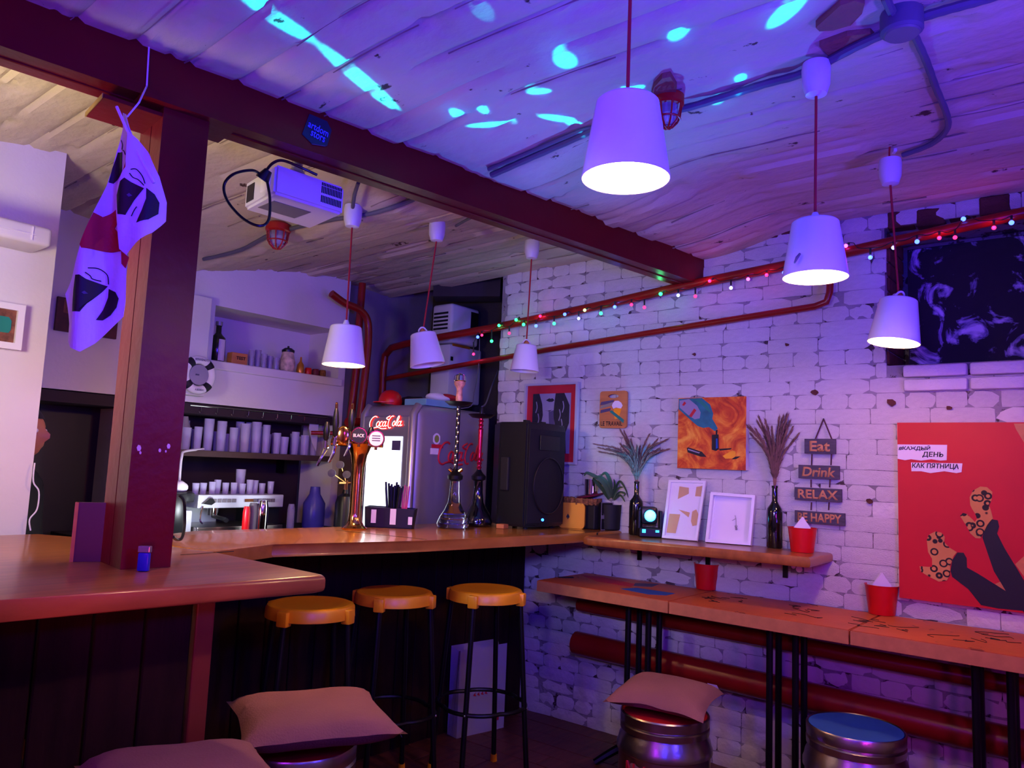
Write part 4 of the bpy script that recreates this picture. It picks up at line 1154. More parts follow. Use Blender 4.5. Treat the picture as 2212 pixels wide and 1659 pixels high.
# moving head stage light
c = P(1402, 1160, z=ZS)
LENS = P(1404, 1114, d=depth(c) - .02)
t = thing('stage_light', 'small black moving head stage light shining cyan on the shelf', 'stage light', c)
hd = V((rt.x, rt.y, 0)).normalized(); rz_ = math.atan2(hd.y, hd.x)
bm = NB(); box(bm, c + V((0, 0, .022)), (.105, .09, .042), rz=rz_, bev=.006); obj('base', bm, 'blackplastic', t)
bm = NB()
for s_ in (-1, 1): box(bm, c + hd * s_ * .050 + V((0, 0, .080)), (.012, .05, .085), rz=rz_, bev=.004)
obj('yoke', bm, 'blackplastic', t)
bm = NB(); hc = LENS + V((fw.x, fw.y, 0)) * .045; box(bm, hc, (.078, .075, .080), rz=rz_, bev=.014); obj('head', bm, 'blackplastic', t, smooth=True)
ax = (V((-.72, -.50, .5))).normalized()
nf_ = -V((fw.x, fw.y, 0)).normalized()
bm = NB(); cyl(bm, LENS + nf_ * -.01, LENS + nf_ * .006, .030, .031, n=22); obj('lens_ring', bm, 'blackplastic', t, smooth=True)
bm = NB(); sph(bm, LENS + nf_ * .006, .026, (1, 1, 1), 18, 10); obj('lens', bm, 'cyanlens', t, smooth=True)
bm = NB(); box(bm, P(1391, 1147, d=depth(c) - .055), (.016, .003, .016), rz=rz_); obj('display', bm, emat('display_blue', '40c0ff', 2), t)
bm = NB(); box(bm, P(1420, 1148, d=depth(c) - .055), (.016, .003, .010), rz=rz_); obj('display', bm, emat('display_blue', '40c0ff', 2), t)
LP_ = LENS + nf_ * .05 + V((0, 0, .02))
lamp('stage_beam', 'SPOT', LP_ + nf_ * .02, (.0, .40, 1.0), 9, .03, aim=P(1360, 1010, x=3.2), cone=R(70), blend=1)
_halo = []
def beam_to(px, py, rad, W, px2=None, py2=None, col=(0, .72, 1.0), blend=.55):
    a_ = CP(px, py, 0)
    if W > 500: lamp('stage_beam', 'SPOT', LP_, (0, .25, 1), W * .10, .01, aim=CP((px + (px2 or px)) / 2, (py + (py2 or py)) / 2, 0), cone=2 * math.atan((rad * 2.6 if px2 is None or W > 1200 else rad * 4) / (a_ - LP_).length), blend=1)
    if px2 is None:
        lamp('stage_beam', 'SPOT', LP_, col, W, .004, aim=a_, cone=2 * math.atan(rad / (a_ - LP_).length), blend=blend)
    else:
        b_ = CP(px2, py2, 0); mid = CP((px + px2) / 2, (py + py2) / 2, 0)
        L_ = (mid - LP_).length; z_ = (LP_ - mid).normalized()
        hx = b_ - a_; hx = hx - z_ * hx.dot(z_); half = math.atan(hx.length / 2 / L_)
        lamp('stage_beam', 'SPOT', LP_, col, W, .004, aim=mid, cone=2 * half, blend=blend, sx=math.tan(rad / L_) / math.tan(half), xdir=hx)
BW = 1500
beam_to(515, -8, .028, BW * 1.3, 700, 100)
beam_to(690, 95, .028, BW * 1.3, 885, 262)
beam_to(1220, 125, .035, BW * .7)
beam_to(1195, 200, .014, BW * .9, 1135, 204)
beam_to(985, 240, .022, BW * .9); beam_to(1045, 240, .012, BW * .9)
beam_to(1005, 276, .012, BW, 1125, 272)
beam_to(1160, 256, .014, BW, 1265, 268)
beam_to(1440, 92, .020, BW, 1490, 60)
beam_to(1650, 75, .028, BW * 1.0, 1745, -15)
beam_to(1340, 208, .014, BW, 1395, 190)
beam_to(1600, 166, .015, BW); beam_to(1535, 222, .02, BW * .4, 1570, 196)
beam_to(1040, 20, .03, BW * .15)
lamp('stage_beam', 'SPOT', LP_, (.035, .17, 1.0), 175, .02, aim=CP(1230, 110, 0), cone=R(62), blend=1)

# leaning frames
def leaning(label, name, b0, b1, t1, t0, xs_):
    bl = col_at(b0[0], xs_[0], ZS + .001); br = col_at(b1[0], xs_[1], ZS + .001)
    tl = P(t0[0], t0[1], x=xs_[2]); tr = P(t1[0], t1[1], x=xs_[3])
    q = Quad(bl, br, tr, tl)
    t = thing(name, label, 'picture frame', q.at(.5, 0), 0, 'white frames leaning on the shelf')
    return q, t
q, t = leaning('tall white picture frame with gold leaf print reflecting a lamp', 'picture_frame', (1431, 1157), (1507, 1165), (1526, 1040), (1446, 1038), (3.22, 3.24, 3.31, 3.33))
q.frame('frame', 'white', .011, t, -.004, .014)
q.rect('backing', 'paper', .04, .03, .96, .97, t, -.003, .003)
for pts in ([(.10, .10), (.36, .10), (.42, .42), (.12, .42)], [(.36, .50), (.66, .38), (.68, .46)], [(.74, .32), (.80, .24), (.92, .26), (.92, .44), (.84, .52), (.74, .48)], [(.30, .68), (.58, .78), (.56, .88), (.30, .90)], [(.76, .74), (.92, .74), (.92, .92), (.76, .90)]):
    q.poly('gold_patch', 'yellowpaint', pts, t, .001)
rr = random.Random(5)
bm = NB()
for _ in range(70):
    u_0, v_0 = rr.uniform(.12, .88), rr.uniform(.08, .94); s_ = .008
    prism(bm, [q.at(u_0 + s_ * a_, v_0 + s_ * .6 * b_, .0008) for a_, b_ in ((0, 0), (1, .2), (.8, 1), (-.2, .7))], q.n * .0004)
obj('ink_speck', bm, 'inkgrey', t)
q.rect('glazing', mat('picture_glass', 'ffffff', .03, alpha=.10), .07, .05, .93, .95, t, .004, .001)
q, t = leaning('deep white box frame with a small figure on white card', 'picture_frame', (1524, 1166), (1622, 1173), (1632, 1070), (1536, 1063), (3.25, 3.29, 3.28, 3.32))
q.frame('frame', 'white', .013, t, -.03, .040)
q.rect('backing', 'paper', .03, .03, .97, .97, t, -.029, .002)
q.frame('inner_step', 'white', .018, t, -.027, .004)
bm = NB(); sph(bm, q.at(.62, .36, -.022), .006); sph(bm, q.at(.63, .31, -.022), .005); tube(bm, [q.at(.62, .38, -.022), q.at(.60, .52, -.022), q.at(.57, .58, -.022)], .001, 5); tube(bm, [q.at(.60, .52, -.022), q.at(.52, .47, -.022)], .001, 5)
obj('small_figure', bm, 'silver', t, smooth=True)

# red buckets with folded napkins
def bucket(label, px, py, wpx, hpx, z):
    c = P(px, py, z=z); k = depth(c) / F
    r1 = wpx * k / 2; r0_ = r1 * .77; h = hpx * k
    t = thing('red_bucket', label, 'bucket', c, 0, 'small red metal buckets')
    bm = NB(); lathe(bm, [(r0_, 0), (r0_ * 1.02, .003), (r1 * .985, h - .004), (r1 * 1.02, h - .002), (r1 * 1.02, h), (r1 * .97, h), (r0_ * .95, .006), (.001, .006)], c, 28, cap=False); obj('bucket_body', bm, 'redplastic', t, smooth=True)
    n_ = thing('paper_napkins', 'folded white napkins in the ' + label, 'napkins', c + V((0, 0, .008)), 0, 'napkins in the red buckets')
    for i in range(3):
        hd_ = Matrix.Rotation(.25 * (i - 1), 3, 'Z') @ V((rt.x, rt.y, 0)).normalized(); fd = V((-hd_.y, hd_.x, 0)) * (.010 * (i - 1)) 
        bm = NB(); b0_ = c + fd + V((0, 0, .008)); s_ = r0_ * .62
        prism(bm, [b0_ - hd_ * s_, b0_ + hd_ * s_, b0_ + hd_ * s_ * 1.15 + V((0, 0, h * .93)), b0_ + hd_ * .004 * i + V((0, 0, h + r1 * .62)), b0_ - hd_ * s_ * 1.15 + V((0, 0, h * .93))], V((-hd_.y, hd_.x, 0)) * .002)
        obj('napkin', bm, 'paper', n_)
bucket('red bucket at the right end of the wall shelf', 1733, 1192, 60, 52, ZS)
bucket('red bucket on the wall table under the shelf', 1526, 1272, 55, 54, .7515)
bucket('red bucket on the table beside the red poster', 1905, 1326, 68, 62, .7515)

# wall socket below the shelf
q = wallrect(1708, 1216, 1735, 1240, 3.338)
t = thing('wall_socket', 'broken dirty socket under the right end of the wall shelf', 'socket', q.at(.5, 0))
q.rect('back_plate', 'greyplastic', 0, 0, 1, 1, t, -.012, .012); bm = NB(); cyl(bm, q.at(.7, .45, 0), q.at(.7, .45, .006), .013, n=14); cyl(bm, q.at(.25, .7, 0), q.at(.25, .7, .006), .010, n=12); obj('round_insert', bm, 'paper', t)

# ---------------------------------------------------------------- things at the wall end of the bar counter
ZCt = ZC + .0005
c = P(1238, 1141, z=ZCt)
t = thing('card_box', 'golden upright tablet-like box with a black spade mark', 'box', c)
bm = NB(); u = hd; q = Quad(P(1206, 1139, z=ZCt), P(1262, 1143, z=ZCt), P(1262, 1143, z=ZCt) + V((0, 0, .124)), P(1206, 1139, z=ZCt) + V((0, 0, .124)))
pts = [q.at(a, b, -.02) for a, b in rrect(.12, .62 * 1.1)]
prism(bm, pts, q.n * .02); obj('panel', bm, 'goldbox', t, smooth=False)
bm = NB(); sp = [(0, .5), (.18, .25), (.36, .02), (.36, -.18), (.22, -.28), (.08, -.2), (.12, -.45), (-.12, -.45), (-.08, -.2), (-.22, -.28), (-.36, -.18), (-.36, .02), (-.18, .25)]
prism(bm, [q.at(.36, .46, .0004) + q.u * a * .022 + q.v * b * .028 for a, b in sp], q.n * .001); obj('spade_mark', bm, 'ink', t)
c = P(1280, 1143, z=ZCt) + V((.05, .02, 0))
t = thing('plastic_crate', 'black crate behind the golden box', 'crate', c)
bm = NB(); box(bm, c + V((0, .03, .058)), (.13, .16, .116), rz=-.1, bev=.006); obj('body', bm, 'blackmatte', t)
t = thing('wicker_tray', 'brown wicker tray resting on the black crate', 'tray', c + V((0, .03, .117)))
bm = NB(); ck = c + V((-.02, .07, .117))
for k in range(3):
    tube(bm, [ck + V((math.cos(a) * .085, math.sin(a) * .10, .006 + k * .010)) for a in [i * R(15) for i in range(24)]], .006, 6, close=True)
lathe(bm, [(.08, 0), (.08, .004)], ck, 20); obj('rim', bm, 'wicker', t, smooth=True)
bm = NB()
for i in range(24):
    a = i * R(15); box(bm, ck + V((math.cos(a) * .088, math.sin(a) * .103, .016)), (.008, .012, .034), rz=a, bev=.002, seg=1)
obj('woven_stake', bm, 'wicker', t)
ck2 = P(1277, 1072, d=depth(c) + .03)
t = thing('red_dish', 'dark red oval dish tilted on the wicker tray', 'dish', ck2)
bm = NB(); lathe(bm, [(.02, -.008), (.07, .002), (.075, .010), (.068, .010), (.02, .0)], ck2, 26, Matrix.Rotation(-.22, 3, V((fw.x, fw.y, 0)))); obj('dish_body', bm, 'maroon', t, smooth=True)
t = thing('steel_mug', 'shiny steel mug standing on the dark red dish', 'mug', ck2)
bm = NB(); lathe(bm, [(.030, .006), (.034, .01), (.036, .085), (.034, .085), (.030, .012)], ck2, 24, cap=False); obj('mug_body', bm, 'chrome', t, smooth=True)
c = P(1325, 1147, z=ZCt) + V((.02, .03, 0)); c.y = min(c.y, 2.5) + .02; c.x += .03
t = thing('plant_pot', 'black plant pot left of the wine bottle', 'pot', c)
bm = NB(); lathe(bm, [(.045, 0), (.050, .006), (.056, .125), (.052, .125), (.046, .11)], c, 24); obj('pot_body', bm, 'blackmatte', t, smooth=True)
t = thing('potted_plant', 'strap leaved green plant growing in the black pot', 'plant', c + V((0, 0, .108)))
top = c + V((0, 0, .11))
LV = [[(1318, 1075), (1300, 1040), (1270, 1022), (1262, 1028)], [(1320, 1075), (1312, 1045), (1296, 1030), (1284, 1034)], [(1322, 1075), (1318, 1040), (1308, 1022), (1296, 1030)], [(1322, 1076), (1328, 1050), (1326, 1035)], [(1324, 1076), (1332, 1050), (1340, 1040), (1352, 1058), (1357, 1075)], [(1324, 1078), (1335, 1056), (1346, 1052)], [(1326, 1079), (1338, 1064), (1350, 1066), (1347, 1072)], [(1326, 1080), (1340, 1070), (1350, 1084)], [(1316, 1078), (1300, 1055), (1285, 1038), (1281, 1032)]]
for i, pl_ in enumerate(LV):
    dd = depth(c) + (-.03 + .012 * (i % 5))
    pts = curve_pts([P(a, b, d=dd - .012 * k) for k, (a, b) in enumerate(pl_)], 5)
    bm = NB(); n_ = len(pts); prev = None
    for k, p in enumerate(pts):
        w2 = (.009 if i in (0, 1, 2, 8) else .005) * math.sin(math.pi * min(1, .25 + .75 * k / n_)) + .0006
        tg = (pts[min(k + 1, n_ - 1)] - pts[max(k - 1, 0)]).normalized(); sd = tg.cross(V((fw.x, fw.y, 0))).normalized()
        cur = [bm.verts.new(p - sd * w2), bm.verts.new(p + nf_ * -.002), bm.verts.new(p + sd * w2)]
        if prev:
            bm.faces.new((prev[0], prev[1], cur[1], cur[0])); bm.faces.new((prev[1], prev[2], cur[2], cur[1]))
        prev = cur
    obj('leaf', bm, 'leaf', t, smooth=True)
q = Quad(P(1297, 1145, z=ZCt), P(1323, 1145, z=ZCt), P(1323, 1145, z=ZCt) + V((0, 0, .135)), P(1297, 1145, z=ZCt) + V((0, 0, .135)))
t = thing('tin_display', 'narrow black display tin with a silver emblem before the plant pot', 'tin', q.at(.5, 0))
q.poly('body', 'blackplastic', rrect(.25, 2.2), t, -.025, .025)
q.frame('border', 'silver', .0035, t, .0005, .0012)
for r_ in (.30, .16):
    bm = NB(); tube(bm, [q.at(.5, .74, .002) + q.u * math.cos(a) * r_ * .05 + q.v * math.sin(a) * r_ * .055 for a in [k * R(20) for k in range(18)]], .0016, 5, close=True); obj('emblem_ring', bm, 'silver', t)
q.poly('emblem', 'silver', [(.15, .60), (.30, .52), (.5, .68), (.70, .52), (.85, .60), (.72, .50), (.28, .50)], t, .001)
q.rect('name_band', 'silver', .02, .40, .98, .53, t, .001, .0015)
q.poly('small_emblem', 'paper', [(.25, .30), (.45, .31), (.5, .35), (.55, .31), (.75, .30), (.6, .26), (.4, .26)], t, .001)
q.rect('small_label', 'paper', .34, .14, .68, .18, t, .001)
# ---------------------------------------------------------------- bar stools
def make_stool():
    t = thing('bar_stool', 'x', 'stool', (0, 0, 0), 0, 'yellow seated bar stools')
    bm = NB(); n = 40; ringdef = [(.150, .752), (.155, .742), (.153, .716), (.146, .716), (.140, .735)]
    lathe(bm, [(.001, .752), (.10, .754), (.128, .758), (.138, .760), (.148, .756), (.153, .748), (.155, .716), (.150, .714), (.147, .736), (.001, .738)], (0, 0, 0), n, cap=False)
    obj('seat', bm, 'yellow', t, smooth=True)
    for k in range(4):
        a = R(90 * k); c, s = math.cos(a), math.sin(a)
        bm = NB(); box(bm, (c * .152, s * .152, .727), (.034, .040, .050), rz=a, bev=.005); so = obj('leg_socket', bm, 'yellow', t, smooth=True)
        p0 = V((c * .150, s * .150, .715)); p1 = V((c * .205, s * .205, .030))
        bm = NB(); cyl(bm, p0, p1, .0105, n=10); lg = obj('leg', bm, 'iron', t, smooth=True)
        d = (p1 - p0).normalized()
        bm = NB(); cyl(bm, p1 - d * .006, p1 + d * .028, .013, .015, n=10); obj('rubber_foot', bm, 'yellow', lg, smooth=True)
        q = p0 + (p1 - p0) * .60
        bm = NB(); sph(bm, q + V((c, s, 0)) * .012, .005, u=8, v=6); obj('screw', bm, 'chrome', lg)
    bm = NB(); f = .60; rr_ = .150 + .055 * f; z = .715 - .685 * f
    pts = []
    for k in range(48):
        a = 2 * math.pi * k / 48; r_ = rr_ * (.90 + .10 * abs(math.cos(2 * a)) ** .7)
        pts.append(V((math.cos(a) * r_, math.sin(a) * r_, z)))
    tube(bm, pts, .0085, 8, close=True); obj('foot_ring', bm, 'iron', t, smooth=True)
    return t
base_rz = math.atan2(r0.y, r0.x)
spots = [((1050, 1272), 'bright yellow bar stool in front of the white paper bag', R(-17)), ((852, 1277), 'middle yellow bar stool beside the cushion corner', R(-12)), ((672, 1303), 'yellow bar stool tucked under the corner of the near counter', R(-20))]
st0 = make_stool()
for i, ((px, py), lb, rr_) in enumerate(spots):
    p = P(px, py, z=.757)
    if i == 0:
        st0.location = (p.x, p.y, 0); st0.rotation_euler = (0, 0, base_rz + rr_); st0['label'] = lb
    else: dup(st0, (p.x, p.y, 0), base_rz + rr_, lb)

# ---------------------------------------------------------------- kegs and cushions
def keg(label, loc, dia, h, disc, rz=0, extra=None):
    R_ = dia / 2; t = thing('beer_keg', label, 'keg', (loc[0], loc[1], 0), rz, 'steel beer kegs used as seats')
    c = V((loc[0], loc[1], 0)); s = h / .39
    pr = [(R_ * .86, 0), (R_ * .93, .006), (R_ * .93, .05), (R_ * .88, .056), (R_ * .90, .075), (R_ * .985, .09), (R_ * .985, .115), (R_ * 1.0, .120), (R_ * 1.0, .135), (R_ * .97, .14),
          (R_ * .955, .20), (R_ * .96, .25), (R_ * 1.0, .256), (R_ * 1.0, .272), (R_ * .975, .28), (R_ * .95, .30), (R_ * .88, .318), (R_ * .87, .324)]
    bm = NB(); lathe(bm, [(r_, z * s) for r_, z in pr], c, 48); obj('barrel', bm, 'steel', t, smooth=True)
    bm = NB(); lathe(bm, [(R_ * .86, .32 * s), (R_ * .93, .325 * s), (R_ * .935, .345 * s), (R_ * .90, .35 * s), (R_ * .93, .355 * s), (R_ * .935, .385 * s), (R_ * .915, .39 * s), (R_ * .89, .385 * s), (R_ * .87, .325 * s)], c, 48, cap=False); obj('top_chime', bm, 'steel', t, smooth=True)
    bm = NB(); lathe(bm, [(R_ * .001, .386 * s), (R_ * .5, .393 * s), (R_ * .88, .388 * s), (R_ * .88, .365 * s), (.001, .365 * s)], c, 40, cap=False); obj('seat_pad', bm, disc, t, smooth=True)
    return t, c, R_, s
def pillow(label, c, size, rz, tilt, m='cushion', h=.055, sag=.0, tiltdir=None):
    bm = NB(); N_ = 16
    rot = Matrix.Rotation(tilt, 3, tiltdir or V((rt.x, rt.y, 0)).normalized()) @ Matrix.Rotation(rz, 3, 'Z')
    G = {}
    for s_ in (1, -1):
        for i in range(N_ + 1):
            for j in range(N_ + 1):
                u_ = -1 + 2 * i / N_; v_ = -1 + 2 * j / N_
                edge = i in (0, N_) or j in (0, N_)
                if edge and s_ == -1: G[(s_, i, j)] = G[(1, i, j)]; continue
                prof = max(0, (1 - u_ ** 4) * (1 - v_ ** 4)) ** .55
                pin = 1 - .09 * (1 - abs(u_) ** 2) * (abs(v_) ** 3) ; pin2 = 1 - .09 * (1 - abs(v_) ** 2) * (abs(u_) ** 3)
                p = V((u_ * size / 2 * pin2, v_ * size / 2 * pin, s_ * h * prof + .006 * noise.noise(V((u_ * 2.2, v_ * 2.2, s_))) - sag * (u_ * u_ + v_ * v_) * .5))
                G[(s_, i, j)] = bm.verts.new(V(c) + rot @ p)
    for s_ in (1, -1):
        for i in range(N_):
            for j in range(N_):
                bm.faces.new((G[(s_, i, j)], G[(s_, i + 1, j)], G[(s_, i + 1, j + 1)], G[(s_, i, j + 1)]))
    t = thing('cushion', label, 'cushion', c, 0, 'linen cushions on the kegs')
    obj('cover', bm, m, t, smooth=True)
    a = rot @ V((size / 2 * .93, -size * .40, 0)); b = rot @ V((size / 2 * .95, -size * .30, 0))
    bm = NB(); dwn = V((0, 0, -.02)); prism(bm, [V(c) + a, V(c) + b, V(c) + b + dwn + (a.normalized() * .012), V(c) + a + dwn + (a.normalized() * .012)], a.normalized() * .001); obj('care_tag', bm, 'paper', t)
    return t

def kegpos(px, D):
    p = CAM + (fw + rt * ((px - 1106) / F)) * D
    return (p.x, p.y)
p = kegpos(1450, 3.0)
t, c, R_, s = keg('keg with brown cushion and red lettering under the first wall table', p, .35, .385, 'reddisc')
dirf = (CAM - c); dirf.z = 0; dirf.normalize()
def kegmark(nm, m, a0, a1, z0, z1, jag=0):
    bm_ = NB(); n_ = 5; base_a = math.atan2(dirf.y, dirf.x); rr = random.Random(int(a0 * 100))
    lo = []; hi = []
    for k in range(n_ + 1):
        a = base_a + R(a0 + (a1 - a0) * k / n_); r_ = R_ * .972
        lo.append(c + V((math.cos(a) * r_, math.sin(a) * r_, z0 + rr.uniform(-jag, jag)))); hi.append(c + V((math.cos(a) * r_, math.sin(a) * r_, z1 + rr.uniform(-jag, jag))))
    for k in range(n_): bm_.faces.new([bm_.verts.new(q_) for q_ in (lo[k], lo[k + 1], hi[k + 1], hi[k])])
    obj(nm, bm_, m, t)
kegmark('torn_sticker', 'cushion', -44, -26, .155, .225, .008); kegmark('torn_sticker', 'cushion', 24, 38, .150, .215, .006); kegmark('torn_sticker', 'paper', 48, 54, .19, .23, .004)
def kegletter(strokes, a0, wdeg, z0, h_):
    bm_ = NB(); base_a = math.atan2(dirf.y, dirf.x)
    for ln in strokes:
        pts = []
        for (x_, y_) in ln:
            a = base_a + R(a0 + wdeg * x_); r_ = R_ * .966; pts.append(c + V((math.cos(a) * r_, math.sin(a) * r_, z0 + h_ * y_)))
        tube(bm_, pts, .0048, 5)
    obj('red_letter', bm_, 'redprint', t)
kegletter([[(0, 0), (0, 1)], [(0, 1), (1, .1)], [(1, 0), (1, 1)]], -50, 12, .15, .08)
kegletter([[(0, 1), (.5, 0), (1, 1)]], -24, 11, .15, .08)
kegletter([[(0, 0), (.5, 1), (1, 0)]], -10, 12, .15, .08)
kegletter([[(1, .9), (.5, 1), (.05, .8), (.2, .55), (.8, .45), (1, .2), (.5, 0), (0, .1)]], 6, 10, .15, .08)
pillow('flat brown cushion on the keg under the wall table', (c.x + .03, c.y + .01, .452), .37, base_rz + R(62), R(2), sag=.03, h=.034)
p = kegpos(1843, 2.80)
keg('keg with blue cloth top at the right under the wall tables', p, .345, .42, 'bluedisc')
p = kegpos(702, 2.36)
t, c, R_, s = keg('keg with red pad under the large cushion in the foreground', p, .35, .44, 'reddisc')
pillow('large pinkish brown cushion lying tilted on the front keg', (c.x + .03, c.y - .01, .505), .45, base_rz + R(24), R(-1), h=.045)
p = kegpos(465, 1.66)
t, c, R_, s = keg('keg at the bottom left edge carrying a shadowed cushion', p, .35, .53, 'reddisc')
pillow('shadowed cushion in the bottom left corner of the picture', (c.x, c.y, .595), .38, base_rz + R(30), R(-5), h=.05)

# ---------------------------------------------------------------- paper bag under the counter
a = P(960, 1592, z=.0); zz = 0.006
fl_ = P(986, 1596, z=zz); fr_ = P(1088, 1572, z=zz); bl_ = P(957, 1588, z=zz)
dxy = (fr_ - fl_); dn = V((-dxy.y, dxy.x, 0)).normalized() * .075
if dn.dot(fw) < 0: dn = -dn
t = thing('paper_bag', 'tall white paper bag standing on the floor below the bar counter', 'bag', (fl_ + fr_) / 2)
hb = .395
bm = NB()
b4 = [fl_, fr_, fr_ + dn, fl_ + dn]
loT = [v + V((0, 0, 0)) for v in b4]; out_ = .004
top4 = [v + V((0, 0, hb + (.0, .004, .012, .008)[i])) for i, v in enumerate(b4)]
mid = [(fl_ + dn * .5) + V((0, 0, hb * .97)) + dxy.normalized() * .018, (fr_ + dn * .5) + V((0, 0, hb * .97)) - dxy.normalized() * .018]
L6 = [b4[0], b4[1], b4[1] + dn * .5, b4[2], b4[3], b4[3] - dn * .5]
T6 = [top4[0], top4[1], mid[1], top4[2], top4[3], mid[0]]
v0 = [bm.verts.new(v) for v in L6]; v1 = [bm.verts.new(v) for v in T6]
for i in range(6): bm.faces.new((v0[i], v0[(i + 1) % 6], v1[(i + 1) % 6], v1[i]))
bm.faces.new(v0[::-1])
r_ = bmesh.ops.solidify(bm, geom=bm.faces[:], thickness=.0015)
obj('bag_body', bm, 'paper', t)
q = Quad(fl_, fr_, top4[1], top4[0])
q.rect('vertical_print', 'redprint', .14, .62, .20, .86, t, .003, .0005)
for a_ in (.30, .38, .46, .54): q.poly('handwritten_mark', 'redprint', [(a_, .46), (a_ + .05, .49), (a_ + .04, .47), (a_ + .06, .44), (a_ + .01, .45)], t, .003, .0005)
q.rect('red_logo', 'redprint', .80, .11, .87, .17, t, .003, .0005)

# ---------------------------------------------------------------- fridge
fx, fy = 2.727, 2.78
fw_, fd_ = .43, .58
ft = P(925, 872, x=fx).z
t = thing('drinks_fridge', 'silver glass door drinks fridge with red logo behind the counter', 'fridge', (fx + fd_ / 2, fy + fw_ / 2, 0))
bm = NB(); box(bm, (fx + fd_ / 2, fy + fw_ / 2, ft / 2 + .001), (fd_, fw_, ft), bev=.045, seg=4); obj('cabinet_body', bm, 'fridgeside', t, smooth=True)
bm = NB()
for yy in (fy + .030, fy + fw_ - .030): tube(bm, [(fx - .004, yy, .1), (fx - .004, yy, ft - .05), (fx + .03, yy, ft - .004)], .022, 12)
obj('chrome_pillar', bm, 'silver', t, smooth=True)
bm = NB(); box(bm, (fx - .008, fy + fw_ / 2, ft * .5 + .02), (.02, fw_ - .085, ft - .16), bev=.006); dr = obj('door', bm, 'silver', t)
qd = Quad((fx - .018, fy + fw_ - .05, .1), (fx - .018, fy + .05, .1), (fx - .018, fy + .05, ft - .05), (fx - .018, fy + fw_ - .05, ft - .05))
zt_ = P(850, 943, x=fx).z; zw = (zt_ - .1) / (ft - .15)
qd.rect('lit_window', 'lit', .10, .05, .90, zw, dr, .001, .002)
qd.rect('window_label', 'inkgrey', .68, zw - .05, .87, zw - .015, dr, .004)
# script logo strokes, unit letters
def script_logo(q, u0, v0, w_, h_, m, parent, o, thick, nm):
    L = []
    def A(cx, cy, rx, ry, a0, a1, n=9): return [(cx + rx * math.cos(R(a0 + (a1 - a0) * k / n)), cy + ry * math.sin(R(a0 + (a1 - a0) * k / n))) for k in range(n + 1)]
    L.append(A(.13, .52, .12, .42, 60, 300, 12) + [(.30, .20), (.42, .10), (.56, .12)])
    L.append(A(.27, .42, .045, .17, 0, 360, 10)); L.append(A(.37, .42, .04, .17, 50, 310, 8)); L.append(A(.455, .42, .04, .16, 0, 360, 10)); L.append([(.50, .60), (.495, .35), (.52, .26), (.55, .32)])
    L.append([(.57, .95), (.48, .80), (.58, .70)]); L.append(A(.66, .55, .085, .40, 70, 290, 12))
    L.append(A(.745, .45, .035, .16, 0, 360, 10)); L.append([(.80, .34), (.86, .80), (.84, .95), (.815, .80), (.82, .40), (.85, .30)]); L.append(A(.905, .45, .04, .15, 0, 360, 10)); L.append([(.955, .62), (.945, .38), (.965, .30), (1.0, .36)])
    bm_ = NB(); o_ = q.at(u0, v0, o); U = q.at(u0 + w_, v0, o) - o_; W_ = q.at(u0, v0 + h_, o) - o_
    n_ = q.n; ul = U.length
    for ln in L:
        pts = curve_pts([o_ + U * (x_ + .10 * (y_ - .5)) + W_ * y_ for x_, y_ in ln], 3)
        tube(bm_, pts, thick, 5)
    return obj(nm, bm_, m, parent)
zl0 = (P(850, 930, x=fx).z - .1) / (ft - .15); zl1 = (P(850, 898, x=fx).z - .1) / (ft - .15)
script_logo(qd, .14, zl0, .76, zl1 - zl0, 'neon', dr, .004, .0048, 'lit_logo')
script_logo(qd, .14, zl0, .76, zl1 - zl0, 'neonw', dr, .008, .0020, 'lit_logo')
lamp('fridge_light', 'AREA', (fx - .06, fy + fw_ / 2, 1.1), (.85, .92, 1), 1.5, shape=(.3, .6), aim=(fx - 1, fy + fw_ / 2 - .2, 1.0))
qs = Quad((fx + .04, fy - .0005, .1), (fx + fd_, fy - .0005, .1), (fx + fd_, fy - .0005, ft), (fx + .04, fy - .0005, ft))
a_ = P(945, 1008, y=fy); b_ = P(1045, 962, y=fy)
script_logo(qs, (a_.x - fx - .04) / (fd_ - .04), (a_.z - .1) / (ft - .1), (b_.x - a_.x) / (fd_ - .04), (b_.z - a_.z + .01) / (ft - .1), 'redprint', t, .001, .0058, 'side_logo')
c_ = P(943, 948, y=fy)
bm = NB(); prism(bm, [c_ + V((math.cos(R(k * 30)) * .026 * (1 + .12 * (k % 2)), 0, math.sin(R(k * 30)) * .030)) for k in range(12)], (0, -.001, 0)); obj('round_magnet', bm, 'paper', t)
bm = NB(); prism(bm, [c_ + V((math.cos(R(k * 30)) * .017, -.0015, math.sin(R(k * 30)) * .020)) for k in range(12)], (0, -.001, 0)); obj('green_emblem', bm, mat('olive_print', '8a9a40', .6), t)
for (px0, py0, px1, py1, m_) in ((932, 961, 957, 967, 'redprint'), (929, 969, 947, 981, 'paper')):
    a_ = P(px0, py1, y=fy); b_ = P(px1, py0, y=fy); bm = NB(); box(bm, ((a_.x + b_.x) / 2, fy - .001, (a_.z + b_.z) / 2), (b_.x - a_.x, .0015, b_.z - a_.z)); obj('side_label', bm, m_, t)
